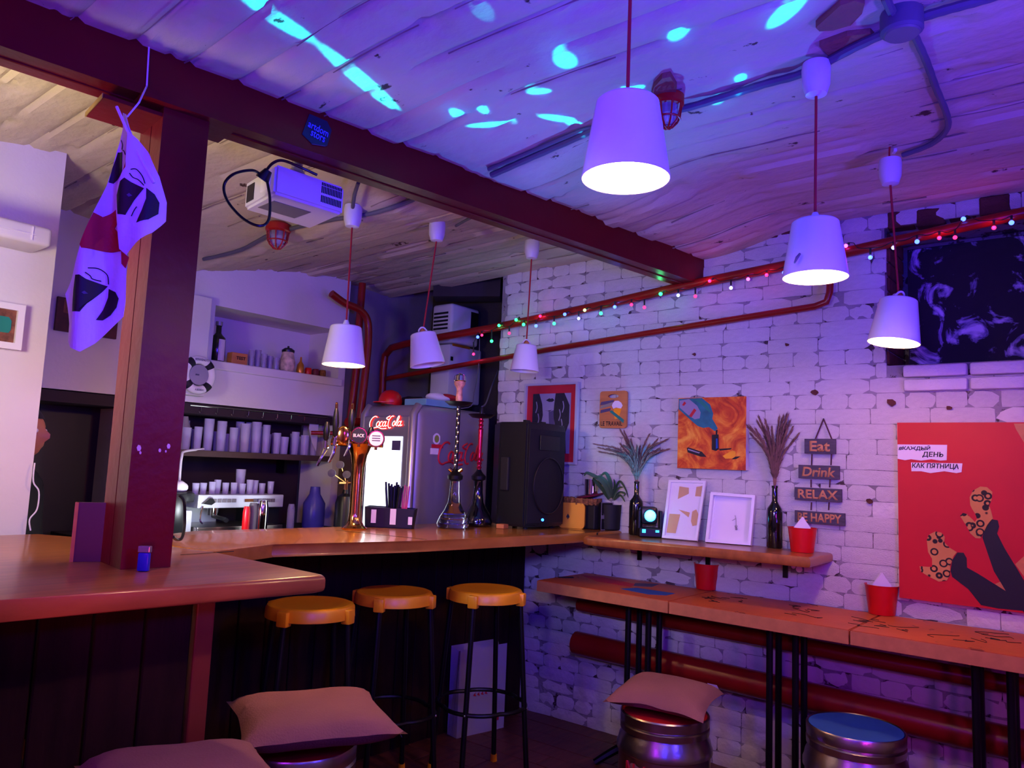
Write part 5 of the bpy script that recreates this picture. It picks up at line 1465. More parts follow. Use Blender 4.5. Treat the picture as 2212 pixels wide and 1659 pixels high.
# things on top of the fridge
tz = ft + .002
c = P(843, 866, x=fx + .10); c.z = tz + .012
t = thing('red_hat', 'red brimmed hat lying on the front of the fridge top', 'hat', c)
bm = NB(); lathe(bm, [(.062, 0), (.064, .02), (.055, .05), (.034, .070), (.002, .078)], c, 22, Matrix.Rotation(.12, 3, 'X'), cap=False); obj('crown', bm, 'redplastic', t, smooth=True)
bm = NB(); prism(bm, [c + V((-.03 - .075 * math.sin(R(k * 20)), .06 * math.cos(R(k * 20)), .002)) for k in range(10)], (0, 0, .004)); obj('peak', bm, 'redplastic', t)
c = P(892, 866, x=fx + .26); c.z = tz
bm = NB(); sph(bm, c + V((0, 0, .035)), .06, (1.3, 1.1, .62), 18, 12)
for v in bm.verts: v.co += V((noise.noise(v.co * 14), noise.noise(v.co * 14 + V((5, 0, 0))), noise.noise(v.co * 16 + V((0, 9, 0))))) * .018
for v in bm.verts: v.co.z = max(v.co.z, tz)
single('black_bag', bm, 'blackmatte', 'crumpled black bag on the fridge top', 'bag', smooth=True)
c = P(935, 872, x=fx + .22); c.z = tz
c.y = fy + .12
t = thing('carton', 'pale blue flat carton on the fridge top corner', 'box', c)
bm = NB(); box(bm, c + V((.0, 0, .018)), (.26, .16, .034), bev=.002); obj('carton_body', bm, mat('pale_blue_card', '70a8b8', .7), t)
bm = NB(); box(bm, c + V((-.1, 0, .0355)), (.06, .155, .001)); obj('printed_end', bm, 'paper', t)
c2 = c + V((.06, .0, .036))
t = thing('folded_towel', 'red and white folded cloth on the pale blue carton', 'cloth', c2)
bm = NB(); sph(bm, c2 + V((0, 0, .022)), .06, (1.7, 1.0, .36), 20, 10)
for v in bm.verts: v.co += V((0, 0, 1)) * noise.noise(v.co * 18) * .010; v.co.z = max(v.co.z, c2.z)
obj('white_fold', bm, 'paper', t, smooth=True)
bm = NB(); sph(bm, c2 + V((.03, -.02, .026)), .05, (1.5, .9, .40), 18, 9)
for v in bm.verts: v.co.z = max(v.co.z, c2.z + .002)
obj('red_fold', bm, 'redcloth', t, smooth=True)

# ---------------------------------------------------------------- loudspeaker
A_ = P(1131, 1145, z=ZCt); B_ = P(1216, 1140, z=ZCt); C_ = P(1048, 1132, z=ZCt)
B_.z = C_.z = A_.z
uu = (B_ - A_).normalized(); vv = V((-uu.y, uu.x, 0)); wS = (B_ - A_).length; dS = .27
hS = P(1131, 905, d=depth(A_)).z - A_.z
t = thing('loudspeaker', 'tall black loudspeaker with a blue power light on the counter end', 'speaker', A_ + uu * wS / 2 + vv * dS / 2)
bm = NB(); out = []
ftp = [A_, A_ + uu * wS * .25 - vv * .010, A_ + uu * wS * .5 - vv * .014, A_ + uu * wS * .75 - vv * .010, B_, B_ + vv * dS * .55 - uu * .01, B_ + vv * dS - uu * wS * .25, A_ + vv * dS + uu * wS * .25, A_ + vv * dS * .62]
prism(bm, [v + V((0, 0, .012)) for v in ftp], (0, 0, hS - .02)); bmesh.ops.bevel(bm, geom=bm.edges[:], offset=.008, segments=2, affect='EDGES'); obj('cabinet', bm, 'blackplastic', t, smooth=True)
bm = NB(); prism(bm, [A_ + uu * .014 - vv * .006 + V((0, 0, .03)), A_ + uu * wS * .5 - vv * .018 + V((0, 0, .03)), B_ - uu * .014 - vv * .006 + V((0, 0, .03)), B_ - uu * .014 + V((0, 0, .03)), A_ + uu * .014 + V((0, 0, .03))], (0, 0, hS - .07)); obj('front_grille', bm, 'blackmatte', t)
bm = NB(); cc_ = A_ + uu * wS * .5 - vv * .020 + V((0, 0, hS * .40))
tube(bm, [cc_ + uu * math.cos(R(k * 12)) * wS * .38 + V((0, 0, math.sin(R(k * 12)) * wS * .42)) for k in range(30)], .004, 6, close=True); obj('woofer_ring', bm, 'blackplastic', t, smooth=True)
bm = NB(); box(bm, A_ + uu * wS * .5 - vv * .018 + V((0, 0, hS * .80)), (wS * .5, .006, .07), rz=math.atan2(uu.y, uu.x), bev=.002); obj('horn', bm, 'blackplastic', t)
bm = NB(); sph(bm, P(1172, 1123, d=depth(A_) - .01), .0065); obj('power_light', bm, 'blueled', t, smooth=True)
bm = NB(); cs_ = A_ + vv * dS * .45 - uu * .004 + V((0, 0, hS * .5)); box(bm, cs_, (.02, .05, .16), rz=math.atan2(uu.y, uu.x), bev=.006)
obj('side_handle', bm, 'blackmatte', t)
for k in (.3, .7):
    bm = NB(); box(bm, A_ + uu * wS * k + vv * .08 + V((0, 0, hS)), (.035, .02, .014), rz=math.atan2(uu.y, uu.x), bev=.002); obj('top_lug', bm, 'blackplastic', t)
for k in ((.15, .1), (.8, .1), (.3, .85), (.7, .85)):
    bm = NB(); cyl(bm, A_ + uu * wS * k[0] + vv * dS * k[1], A_ + uu * wS * k[0] + vv * dS * k[1] + V((0, 0, .014)), .012, n=10); obj('foot', bm, 'blackmatte', t)
bm = NB(); c = P(1085, 1141, z=ZCt); box(bm, c + V((0, 0, .010)), (.05, .04, .02), rz=.2, bev=.002); single('card_packet', bm, 'wood', 'small brown packet at the foot of the loudspeaker', 'packet')

# ---------------------------------------------------------------- hookahs
def hookah(label, px, py, H_, glassm, stemm, bowl, striped, plate_h, hose=False):
    c = P(px, py, z=ZCt); t = thing('hookah', label, 'hookah', c, 0, 'hookahs on the bar counter')
    k = depth(c) / F
    def Z(y): return (py - y) * k
    bm = NB()
    vase = [(.062, 0), (.072, .006), (.076, .022), (.066, .05), (.044, .085), (.030, .115), (.024, .16), (.022, .215), (.026, .222)]
    lathe(bm, vase, c, 32); obj('glass_vase', bm, glassm, t, smooth=True)
    if glassm == 'glass':
        bm = NB(); lathe(bm, [(.058, .004), (.066, .010), (.069, .022), (.058, .047), (.001, .047)], c, 28, cap=False); obj('water', bm, mat('vase_water', 'd8e0ff', .02, trans=1, ior=1.33), t, smooth=True)
    bm = NB(); lathe(bm, [(.022, .215), (.034, .222), (.036, .238), (.024, .250), (.014, .262), (.011, .270)], c, 24); obj('collar', bm, 'blackplastic' if not striped else 'iron', t, smooth=True)
    sd = V((rt.x, rt.y, 0)).normalized()
    if striped:
        bm = NB()
        for s_ in (-1, 1): tube(bm, [c + V((0, 0, .245)), c + sd * s_ * .030 + V((0, 0, .268))], .009, 10)
        obj('hose_port', bm, 'gold', t, smooth=True)
    zt2 = plate_h
    bm = NB(); cyl(bm, c + V((0, 0, .262)), c + V((0, 0, zt2)), .0095, n=14)
    if not striped:
        for z_ in (.28, .30, .32, zt2 - .06, zt2 - .04, zt2 - .02): lathe(bm, [(.009, z_ - .008), (.0135, z_), (.009, z_ + .008)], c, 16)
        lathe(bm, [(.0095, .34), (.0125, (.34 + zt2) / 2 + .03), (.0095, zt2 - .07)], c, 16)
    obj('stem', bm, stemm, t, smooth=True)
    if striped:
        n_ = 13
        for k_ in range(n_):
            z_ = .275 + (zt2 - .285) * (k_ + .5) / n_
            off = nf_ * .0085 + sd * (.003 if k_ % 2 else -.003)
            bm = NB(); sph(bm, c + off + V((0, 0, z_)), .0042, (1, 1, 2.4), 8, 6); obj('stem_bead', bm, 'chrome', t, smooth=True)
    bm = NB(); lathe(bm, [(.01, zt2 - .008), (.045, zt2 - .004), (.060, zt2 + .008), (.066, zt2 + .012), (.058, zt2 + .010), (.04, zt2 + .002), (.01, zt2)], c, 32); obj('ash_plate', bm, 'blackplastic', t, smooth=True)
    if bowl:
        bm = NB(); lathe(bm, [(.014, zt2), (.016, zt2 + .03), (.013, zt2 + .07), (.018, zt2 + .082), (.026, zt2 + .095), (.027, zt2 + .112), (.020, zt2 + .115)], c, 22); obj('clay_bowl', bm, mat('marbled_clay', 'd89878', .5, var=.4, vs=60), t, smooth=True)
        bm = NB(); lathe(bm, [(.027, zt2 + .108), (.030, zt2 + .112), (.026, zt2 + .135), (.014, zt2 + .142)], c, 22); hm = obj('heat_cap', bm, 'chrome', t, smooth=True)
        bm = NB(); box(bm, c + V((0, 0, zt2 + .143)), (.02, .006, .010), bev=.002); obj('cap_grip', bm, 'chrome', hm)
    else:
        bm = NB(); lathe(bm, [(.008, zt2), (.010, zt2 + .02), (.006, zt2 + .05)], c, 14); obj('bowl_adapter', bm, 'iron', t, smooth=True)
    return c
c1 = hookah('clear glass hookah with a beaded stem and marbled clay bowl', 978, 1141, .66, 'glass', 'iron', True, True, .565)
c2 = hookah('dark hookah with a red metal stem behind the clear one', 1029, 1136, .56, 'darkglass', 'redshine', False, False, .525)
bm = NB(); tube(bm, curve_pts([P(1076, 800, d=4.6), P(1062, 835, d=4.4), P(1050, 870, d=4.0), c2 + V((.0, 0, .575))], 5), .004, 6); single('hanging_wire', bm, 'conduit', 'grey wire slanting down from the wall corner to the dark hookah', 'wire')
bm = NB(); tube(bm, curve_pts([P(1036, 730, d=4.5), P(1034, 790, d=4.4), P(1024, 850, d=4.2), P(1012, 880, d=4.15), V((2.95, 2.9, ft + .004))], 5), .0025, 6); single('hanging_wire', bm, 'conduit', 'thin wire hanging beside the air conditioner', 'wire')
# ---------------------------------------------------------------- beer tap
c = P(765, 1143, z=ZCt); k_ = depth(c) / F
t = thing('beer_tap', 'copper and brass beer tap tower with four handles and round badges', 'beer tap', c)
bm = NB(); lathe(bm, [(.052, 0), (.054, .006), (.040, .016), (.030, .035), (.027, .07), (.026, .20), (.028, .26), (.036, .31), (.050, .345), (.060, .358), (.060, .372), (.052, .378)], c, 32); obj('tower', bm, 'gold', t, smooth=True)
ca = c + hd * (-.03) + V((0, 0, .368))
L0, L1 = -.155, .105
bm = NB(); tube(bm, [c + hd * (-.12) + V((0, 0, .362)), c + hd * .10 + V((0, 0, .362))], .016, 14); obj('manifold', bm, 'gold', t, smooth=True)
def tp(px, py, o=.03): return P(px, py, d=depth(c) - o)
for i, (px, y0_, y1_, sx_) in enumerate(((704, 952, 911, 691), (724, 945, 881, 716), (758, 932, 883, 750), (800, 945, 922, 0))):
    b0 = tp(px, y0_); b1 = tp(px + 3, y1_)
    d_ = b1 - b0; L = d_.length
    bm = NB(); tube(bm, [b0, b0 + d_ * .12, b0 + d_ * .5, b0 + d_ * .85, b1], [.006, .011, .0145, .010, .006], 12); h_ = obj('handle', bm, 'blackplastic', t, smooth=True)
    if i in (1, 2):
        bm = NB(); cyl(bm, b1 - d_ * .02, b1 + d_.normalized() * .016, .0065, n=10); sph(bm, b1 + d_.normalized() * .018, .006, u=8, v=6); obj('brass_tip', bm, 'gold', h_, smooth=True)
    bm = NB(); tube(bm, [b0, b0 - V((0, 0, .030)), b0 - V((0, 0, .034))], [.0085, .0085, .012], 10)
    tube(bm, [b0 - V((0, 0, .028)), b0 - V((0, 0, .028)) + (fw * .03)], .008, 8)
    if sx_: tube(bm, [b0 - V((0, 0, .034)), tp(sx_ + 4, y0_ + 34, .05), tp(sx_ - 6, y0_ + 54, .055)], [.010, .007, .0055], 8)
    obj('tap_spout', bm, 'chrome', t, smooth=True)
for px, py, r_, m_, s_, tm in ((776, 941, 17.5, 'blackplastic', 'BLACK', 'paper'), (813, 948, 17.5, 'paper', '', 'ink')):
    cc = tp(px, py, .055)
    Tm = Matrix((hd, V((0, 0, 1)), nf_)).transposed()
    bm = NB(); lathe(bm, [(.001, -.008), (r_ * k_, -.006), (r_ * k_ * 1.05, 0), (r_ * k_, .004), (r_ * k_ * .88, .004)], cc, 30, Tm); b_ = obj('badge', bm, 'gold', t, smooth=True)
    bm = NB(); lathe(bm, [(.001, .0045), (r_ * k_ * .86, .0045), (r_ * k_ * .86, .006), (.001, .006)], cc, 30, Tm, cap=False); obj('badge_face', bm, m_, b_)
    if s_: txt(s_, 'paper', b_, cc + nf_ * .0066, hd, V((0, 0, 1)), width=r_ * k_ * 1.35, height=r_ * k_ * .42, bold=.02)
    else:
        for q_ in (.35, .05, -.22):
            bm = NB(); box(bm, cc + nf_ * .0064 + V((0, 0, q_ * r_ * k_)), (r_ * k_ * 1.0, .0006, r_ * k_ * .13), rz=rz_); obj('badge_print', bm, 'inkgrey', b_)
    bm = NB(); cyl(bm, cc - V((0, 0, r_ * k_)), cc - V((0, 0, r_ * k_ + .012)), .006, n=8); obj('badge_stem', bm, 'gold', t)
for px in (741, 724):
    cc = tp(px, 940 + (741 - px) * .3, .03)
    bm = NB(); sph(bm, cc, 1, (15 * k_ if px == 741 else 6 * k_, .006, 20 * k_), 20, 12, Matrix((hd, -nf_, V((0, 0, 1)))).transposed()); obj('blank_badge', bm, 'gold', t, smooth=True)

# napkin caddy
c = P(842, 1141, z=ZCt)
t = thing('napkin_caddy', 'black caddy with slots holding napkins beside the beer tap', 'caddy', c)
cw, ch, cdp = .205, .090, .10
ca_ = c - nf_ * .05
def caddy_quad(u0, u1): 
    b0 = c + hd * u0; b1 = c + hd * u1
    return Quad(b0, b1, b1 + V((0, 0, ch)), b0 + V((0, 0, ch)))
bm = NB()
fl4 = [c - hd * .11, c + hd * .095, c + hd * .105 + V((0, 0, ch * .95)), c - hd * .115 + V((0, 0, ch * 1.0))]
prism(bm, fl4, -nf_ * .004)
prism(bm, [p - nf_ * cdp for p in fl4], -nf_ * .004)
for s_ in (0, 1): prism(bm, [fl4[0 + s_], fl4[3 - s_], fl4[3 - s_] - nf_ * cdp, fl4[0 + s_] - nf_ * cdp], hd * (.004 if s_ == 0 else -.004))
prism(bm, [c + hd * -.028, c + hd * -.024, c + hd * -.024 + V((0, 0, ch * .95)), c + hd * -.028 + V((0, 0, ch * .95))], -nf_ * cdp)
prism(bm, [fl4[0], fl4[1], fl4[1] - nf_ * cdp, fl4[0] - nf_ * cdp], V((0, 0, .004)))
obj('caddy_body', bm, 'blackplastic', t)
for u0, w_, z0_, z1_ in ((-.085, .022, .020, .078), (-.002, .026, .016, .084), (.078, .018, .018, .052)):
    bm = NB(); prism(bm, [c + hd * u0 + V((0, 0, z0_)), c + hd * (u0 + w_) + V((0, 0, z0_)), c + hd * (u0 + w_) + V((0, 0, z1_)), c + hd * u0 + V((0, 0, z1_))], nf_ * .0008); obj('napkin_slot', bm, 'paper', t)
rr = random.Random(2)
ORD = ['leftmost', 'second', 'third', 'fourth', 'fifth', 'sixth', 'seventh', 'eighth', 'ninth', 'tenth', 'eleventh', 'twelfth', 'thirteenth', 'fourteenth', 'fifteenth', 'sixteenth', 'seventeenth', 'eighteenth']
for i in range(12):
    b0 = c + hd * (-.018 + .0035 * i) - nf_ * rr.uniform(.03, .07) + V((0, 0, .01)); b1 = b0 + hd * (-.022 + .0038 * i) + V((0, 0, rr.uniform(.165, .19)))
    bm = NB(); cyl(bm, b0, b1, .0048, n=7); single('drinking_straw', bm, 'blackplastic', ORD[i] + ' of the black straws in the caddy beside the beer tap', 'straw', 'black straws in the caddy')
for i in range(4):
    b0 = c + hd * (.045 + .004 * i) - nf_ * .05 + V((0, 0, .01)); b1 = b0 + hd * .006 * (i - 1) + V((0, 0, rr.uniform(.165, .18)))
    bm = NB(); cyl(bm, b0, b1, .0034, n=7); single('drinking_straw', bm, 'pink', ORD[i] + ' of the pink straws in the caddy', 'straw', 'pink straws in the caddy')
cj = P(808, 1128, z=ZCt) - nf_ * .16

# ---------------------------------------------------------------- lifebuoy
yb_ = 3.555
c = P(428, 810, y=yb_)
t = thing('lifebuoy', 'small white lifebuoy decoration with four navy bands on the back wall', 'lifebuoy', c)
RR, rr2 = .069, .021
uX = V((1, 0, 0)); uZ = V((0, 0, 1))
def ringarc(a0, a1, r_, n_=20):
    return [c + uX * math.cos(R(a0 + (a1 - a0) * k / n_)) * RR + uZ * math.sin(R(a0 + (a1 - a0) * k / n_)) * RR * 1.08 for k in range(n_ + 1)]
bm = NB(); tube(bm, ringarc(0, 360, rr2, 40)[:-1], rr2, 12, close=True); obj('ring', bm, 'white', t, smooth=True)
for a0 in (30, 120, 208, 300):
    bm = NB(); tube(bm, ringarc(a0, a0 + 24, rr2, 5), rr2 + .002, 12); obj('navy_band', bm, 'navy', t, smooth=True)
bm = NB(); lathe(bm, [(.001, 0), (.050, 0), (.050, .006), (.001, .006)], c + V((0, -.004, 0)), 28, Matrix.Rotation(R(90), 3, 'X'), cap=False); obj('centre_disc', bm, 'facegrey', t)
bm = NB(); box(bm, c + V((-.01, -.012, 0)), (.018, .002, .007)); obj('small_logo', bm, 'inkgrey', t)
txt('BENVENUTI', 'inkgrey', t, c + V((0, -.024, .074)), uX, uZ, width=.068, height=.011)
txt('A BORDO', 'inkgrey', t, c + V((0, -.024, -.074)), uX, uZ, width=.046, height=.010)

# ---------------------------------------------------------------- things in the niche
zN = 1.7415
def NP(px, y=3.73): p = P(px, 780, y=y); p.z = zN; return p
c = NP(467)
t = thing('big_bottle', 'large dark green bottle with a pale label at the left of the niche', 'bottle', c)
bm = NB(); bottle(bm, c, .215, .040, 24); obj('glass_body', bm, mat('dark_green_glass', '1c241c', .15, coat=.5), t, smooth=True)
bm = NB(); lathe(bm, [(.018, .20), (.018, .222), (.001, .224)], c, 16, cap=False); obj('cap', bm, 'silver', t, smooth=True)
bm = NB(); 
for s_ in range(5):
    a0 = R(-112 + s_ * 11); a1 = R(-112 + (s_ + 1) * 11); r_ = .0415
    bm.faces.new([bm.verts.new(c + V((math.cos(a) * r_, math.sin(a) * r_, z_))) for a, z_ in ((a0, .012), (a1, .012), (a1, .125), (a0, .125))])
obj('label', bm, 'canvas_side', t)
c = NP(449, 3.70); t = thing('small_tin', 'small dark red tin at the far left of the niche', 'tin', c)
bm = NB(); lathe(bm, [(.015, 0), (.016, .05), (.012, .056)], c, 16); obj('tin_body', bm, 'redcloth', t, smooth=True)
c = NP(512, 3.70)
t = thing('wooden_box', 'small orange box with black letters in the wall niche', 'box', c)
bm = NB(); box(bm, c + V((0, 0, .033)), (.092, .05, .065), bev=.002); obj('box_body', bm, 'wood', t)
txt('TEST', 'ink', t, c + V((.006, -.0265, .038)), uX, uZ, width=.055, height=.018, bold=.02)
def glass_(bm, c, r, h, n=14): lathe(bm, [(r * .8, 0), (r * .82, .004), (r, h), (r * .93, h), (r * .74, .008), (.001, .008)], c, n, cap=False)
def barglass(c, r, h, label, grp, m='shelfglass', name='drinking_glass', cat='glass'):
    bm = NB(); glass_(bm, c, r, h); return single(name, bm, m, label, cat, grp, smooth=True)
for i, (px, h) in enumerate(((543, .095), (556, .105), (570, .085), (583, .082), (597, .075))):
    barglass(NP(px, 3.70 + .02 * (i % 2)), .018, h, ORD[i] + ' of the dark tumblers right of the TEST box', 'dark tumblers in the niche', m='cloudy')
c = NP(621, 3.70)
t = thing('ceramic_jar', 'pale patterned jar with black lid in the niche', 'jar', c)
bm = NB(); lathe(bm, [(.030, 0), (.042, .02), (.044, .06), (.034, .10), (.030, .118)], c, 24); obj('jar_body', bm, mat('patterned_jar', 'c8b090', .5, var=.5, vs=30), t, smooth=True)
bm = NB(); lathe(bm, [(.035, .116), (.036, .128), (.020, .14), (.006, .142), (.006, .152)], c, 24); obj('lid', bm, 'blackplastic', t, smooth=True)
c = NP(650, 3.69)
t = thing('yellow_bottle', 'small yellow bottle beside the ceramic jar', 'bottle', c)
bm = NB(); lathe(bm, [(.018, 0), (.022, .02), (.019, .055), (.006, .075), (.005, .10)], c, 16); obj('bottle_body', bm, 'goldbox', t, smooth=True)
for i, (px, m_, lb) in enumerate(((667, 'redplastic', 'reddish jar right of the yellow bottle'), (683, 'maroon', 'dark red jar second from the right end of the niche'), (698, 'wicker', 'amber jar at the right end of the niche'))):
    c = NP(px, 3.70); t = thing('glass_jar', lb, 'jar', c)
    bm = NB(); lathe(bm, [(.018, 0), (.021, .01), (.021, .035), (.018, .045)], c, 16); obj('jar_body', bm, m_, t, smooth=True)

# ---------------------------------------------------------------- shelf of glasses in the dark bay
zs_ = 1.283
t = thing('glass_shelf', 'dark wooden shelf full of glasses in the bay behind the bar', 'shelf', (2.33, 3.8, zs_ - .03))
bm = NB(); box(bm, (2.33, 3.80, zs_ - .016), (1.18, .28, .032), bev=.003); obj('board', bm, mat('dark_oak', '4a3630', .6, var=.2, stretch=(1, 6, 1)), t)
for x_ in (2.05, 2.75):
    bm = NB(); box(bm, (x_, 3.93, zs_ - .07), (.02, .08, .08)); obj('bracket', bm, 'iron', t)
rr = random.Random(9)
for row, yy in enumerate((3.86, 3.76)):
    x_ = 1.90 + row * .03; gi = 0
    while x_ < 2.84:
        tall = rr.random() < .25; r_ = rr.uniform(.021, .028); h_ = rr.uniform(.15, .17) if tall else rr.uniform(.095, .135)
        barglass(V((x_, yy + rr.uniform(-.01, .01), zs_ + .0005)), r_, h_, ORD[min(gi, 17)] + ' clear glass from the left, ' + ('back', 'front')[row] + ' row of the dark shelf', 'glasses on the back bar shelf'); gi += 1
        x_ += r_ * 2 + rr.uniform(.008, .022)
c = V((P(398, 930, y=3.78).x, 3.78, zs_)); t = thing('stone_bottle', 'brown bottle at the left end of the glass shelf', 'bottle', c)
bm = NB(); lathe(bm, [(.030, 0), (.034, .02), (.034, .10), (.020, .14), (.014, .17)], c, 18); obj('bottle_body', bm, 'greyplaster', t, smooth=True)
bm = NB(); tube(bm, curve_pts([P(386, 1075, y=3.62), P(389, 1020, y=3.62), P(393, 985, y=3.62), P(400, 975, y=3.64), P(440, 970, y=3.68)], 5), .006, 8); single('shelf_hanger', bm, 'white', 'white bent bracket at the left end of the glass shelf', 'bracket', smooth=True)
bm = NB(); tube(bm, [V((2.0, 3.66, 1.505)), V((2.85, 3.66, 1.505))], .003, 6); hr_ = single('hook_rail', bm, 'chrome', 'thin rail with small hooks under the white wall edge', 'rail')
for i in range(9):
    x_ = 2.06 + i * .09; bm = NB(); tube(bm, [V((x_, 3.66, 1.503)), V((x_ - .004, 3.655, 1.48)), V((x_ - .012, 3.65, 1.472)), V((x_ - .018, 3.65, 1.478))], .0022, 5); obj('hook', bm, 'chrome', hr_)
# sheet / cloth at the right end of the shelf
bm = NB(); prism(bm, [P(672, 895, y=3.7), P(690, 900, y=3.7), P(683, 975, y=3.7), P(674, 955, y=3.7), P(668, 925, y=3.7)], (0, .004, 0)); single('hanging_cloth', bm, 'canvas_side', 'pale cloth hanging at the right end of the glass shelf', 'cloth')

# ---------------------------------------------------------------- coffee machine
zw_ = .881
ym = 3.52
a_ = P(428, 1085, y=ym); b_ = P(612, 1085, y=ym)
zt0 = P(440, 1098, y=ym).z; zt1 = P(440, 1069, y=ym).z
t = thing('coffee_machine', 'steel two group coffee machine on the work counter', 'coffee machine', ((a_.x + b_.x) / 2, ym + .15, zw_))
w_ = b_.x - a_.x; cx_ = (a_.x + b_.x) / 2
bm = NB(); box(bm, (cx_, ym + .17, (zt0 + zt1) / 2), (w_, .34, zt1 - zt0), bev=.004); obj('top_body', bm, 'coldmetal', t)
q = Quad((a_.x, ym - .002, zt0), (b_.x, ym - .002, zt0), (b_.x, ym - .002, zt1), (a_.x, ym - .002, zt1))
for u0 in (.25, .72):
    for k in range(5): q.rect('button', 'greyplastic', u0 - .10 + k * .055, .42, u0 - .10 + k * .055 + .044, .70, t, .001, .003)
q.rect('display', 'wicker', .52, .45, .64, .68, t, .001, .002)
q.poly('steam_knob', 'blackplastic', [(.03, .35), (.10, .78), (.13, .75), (.16, .45), (.12, .25)], t, .001, .02)
bm = NB(); box(bm, (cx_ - .10, ym + .30, (zt0 + zw_) / 2), (w_ * .55, .02, zt0 - zw_)); obj('splash_panel', bm, 'coldmetal', t)
bm = NB(); box(bm, (a_.x - .03, ym + .16, (zt0 + zw_) / 2 - .005), (.05, .26, zt0 - zw_ - .01), bev=.01); obj('side_panel', bm, 'coldmetal', t, smooth=True)
bm = NB(); box(bm, (b_.x - .02, ym + .2, (zt0 + zw_) / 2), (.12, .22, zt0 - zw_)); obj('side_panel', bm, 'blackmatte', t)
bm = NB(); box(bm, (cx_, ym + .15, zw_ + .015), (w_, .32, .03), bev=.004); obj('drip_tray', bm, 'steel', t)
for u0 in (.27, .72):
    x_ = a_.x + w_ * u0; bm = NB(); cyl(bm, (x_, ym + .08, zt0 - .04), (x_, ym + .08, zt0), .028, n=18); gh = obj('group_head', bm, 'chrome', t, smooth=True)
    bm = NB(); tube(bm, [(x_, ym + .08, zt0 - .045), (x_ - .01, ym - .03, zt0 - .05), (x_ - .015, ym - .07, zt0 - .055)], [.010, .010, .012], 8); obj('portafilter', bm, 'blackplastic', gh, smooth=True)
bm = NB(); tube(bm, curve_pts([(a_.x + .02, ym - .01, zt0 + .01), (a_.x - .0, ym - .03, zt0 - .05), (a_.x + .01, ym - .04, zw_ + .05)], 4), .004, 7); obj('steam_wand', bm, 'chrome', t)
lamp('machine_light', 'AREA', (a_.x - .02, ym - .22, zt0 - .005), (.85, .93, 1), 1.3, .06, aim=(a_.x + .08, ym + .2, zw_ + .06))
rr = random.Random(4); x_ = a_.x + .03; gi = 0
while x_ < b_.x - .02:
    barglass(V((x_, ym + .08 + rr.uniform(0, .03), zt1 + .0006)), .018, rr.uniform(.05, .075), ORD[gi] + ' small glass in the row on top of the coffee machine', 'small glasses on the coffee machine'); x_ += .043; gi += 1
barglass(V((a_.x + w_ * .66, ym + .16, zt1 + .0006)), .026, .125, 'tall clear glass standing on the coffee machine', None)
c = V((P(398, 1078, y=ym).x, ym + .05, .0)); 
t = thing('coffee_grinder', 'black grinder at the left of the coffee machine behind the column', 'grinder', (c.x - .02, c.y, zw_))
bm = NB(); box(bm, (c.x - .03, c.y, (zw_ + zt1 + .01) / 2), (.07, .14, zt1 + .01 - zw_), bev=.008); obj('grinder_body', bm, 'blackplastic', t, smooth=True)
bm = NB(); box(bm, (c.x + .01, c.y - .02, zt1 - .012), (.08, .07, .045), bev=.006); obj('grinder_spout', bm, 'blackplastic', t, smooth=True)
c2 = V((c.x - .01, c.y - .0, zt1 + .012))
bm = NB(); sph(bm, c2 + V((0, 0, .028)), .035, (1.3, 1, .9), 16, 10)
for v in bm.verts: v.co += v.normal * noise.noise(v.co * 22) * .012; v.co.z = max(v.co.z, c2.z)
single('paper_towel', bm, 'paper', 'crumpled pale cloth lying on the black grinder', 'cloth', smooth=True)
# small things on the work counter
def WC(px, y): p = P(px, 1130, y=y); p.z = zw_ + .0006; return p
z_c = ZC
for px, y, r_, h_, m_, nm, lb, cat in ((531, 3.40, .018, .135, 'redplastic', 'red_cup', 'red cup in front of the coffee machine', 'cup'), (565, 3.40, .028, .165, 'chrome', 'cocktail_shaker', 'steel shaker in front of the coffee machine', 'shaker'),
                                     (545, 3.42, .024, .15, 'greyplastic', 'grey_canister', 'grey canister between the red cup and the shaker', 'canister'), (627, 3.46, .020, .14, 'cloudy', 'small_jar', 'small cloudy jar right of the coffee machine', 'jar')):
    c = WC(px, y); bm = NB(); lathe(bm, [(r_ * .85, 0), (r_, .01), (r_, h_ * .8), (r_ * .75, h_), (.001, h_)], c, 20, cap=False); single(nm, bm, m_, lb, cat, smooth=True)
c = WC(676, 3.50); t = thing('water_jug', 'bluish translucent jug at the right end of the work counter', 'jug', c)
bm = NB(); lathe(bm, [(.055, 0), (.060, .02), (.060, .14), (.030, .19), (.026, .23)], c, 24); obj('jug_body', bm, mat('blue_jug', '4a44a0', .3, alpha=.8), t, smooth=True)
# gas bottle
c = P(742, 1130, y=3.2); c.z = .0
t = thing('gas_cylinder', 'black gas cylinder with brass valve and gauges behind the beer tap', 'gas cylinder', c)
ztop = P(742, 1066, y=3.2).z
bm = NB(); lathe(bm, [(.045, 0.0), (.050, .02), (.050, ztop - .05), (.040, ztop - .015), (.018, ztop), (.014, ztop + .02)], c, 24); obj('bottle', bm, 'blackplastic', t, smooth=True)
bm = NB(); cyl(bm, c + V((0, 0, ztop + .01)), c + V((0, 0, ztop + .07)), .010, n=10); cyl(bm, c + V((-.05, 0, ztop + .055)), c + V((.04, 0, ztop + .055)), .008, n=10); obj('valve', bm, 'gold', t, smooth=True)
for px, py in ((718, 1022), (736, 1004), (750, 1025)):
    g = P(px, py, y=3.18); bm = NB(); lathe(bm, [(.001, 0), (.018, 0), (.020, .006), (.020, .02), (.001, .022)], g, 18, Matrix((hd, V((0, 0, 1)), nf_)).transposed(), cap=False); g2 = obj('gauge', bm, 'greyplastic', t, smooth=True)
    bm = NB(); tube(bm, [g, V((c.x, c.y, ztop + .055))], .004, 6); obj('gauge_pipe', bm, 'gold', g2)

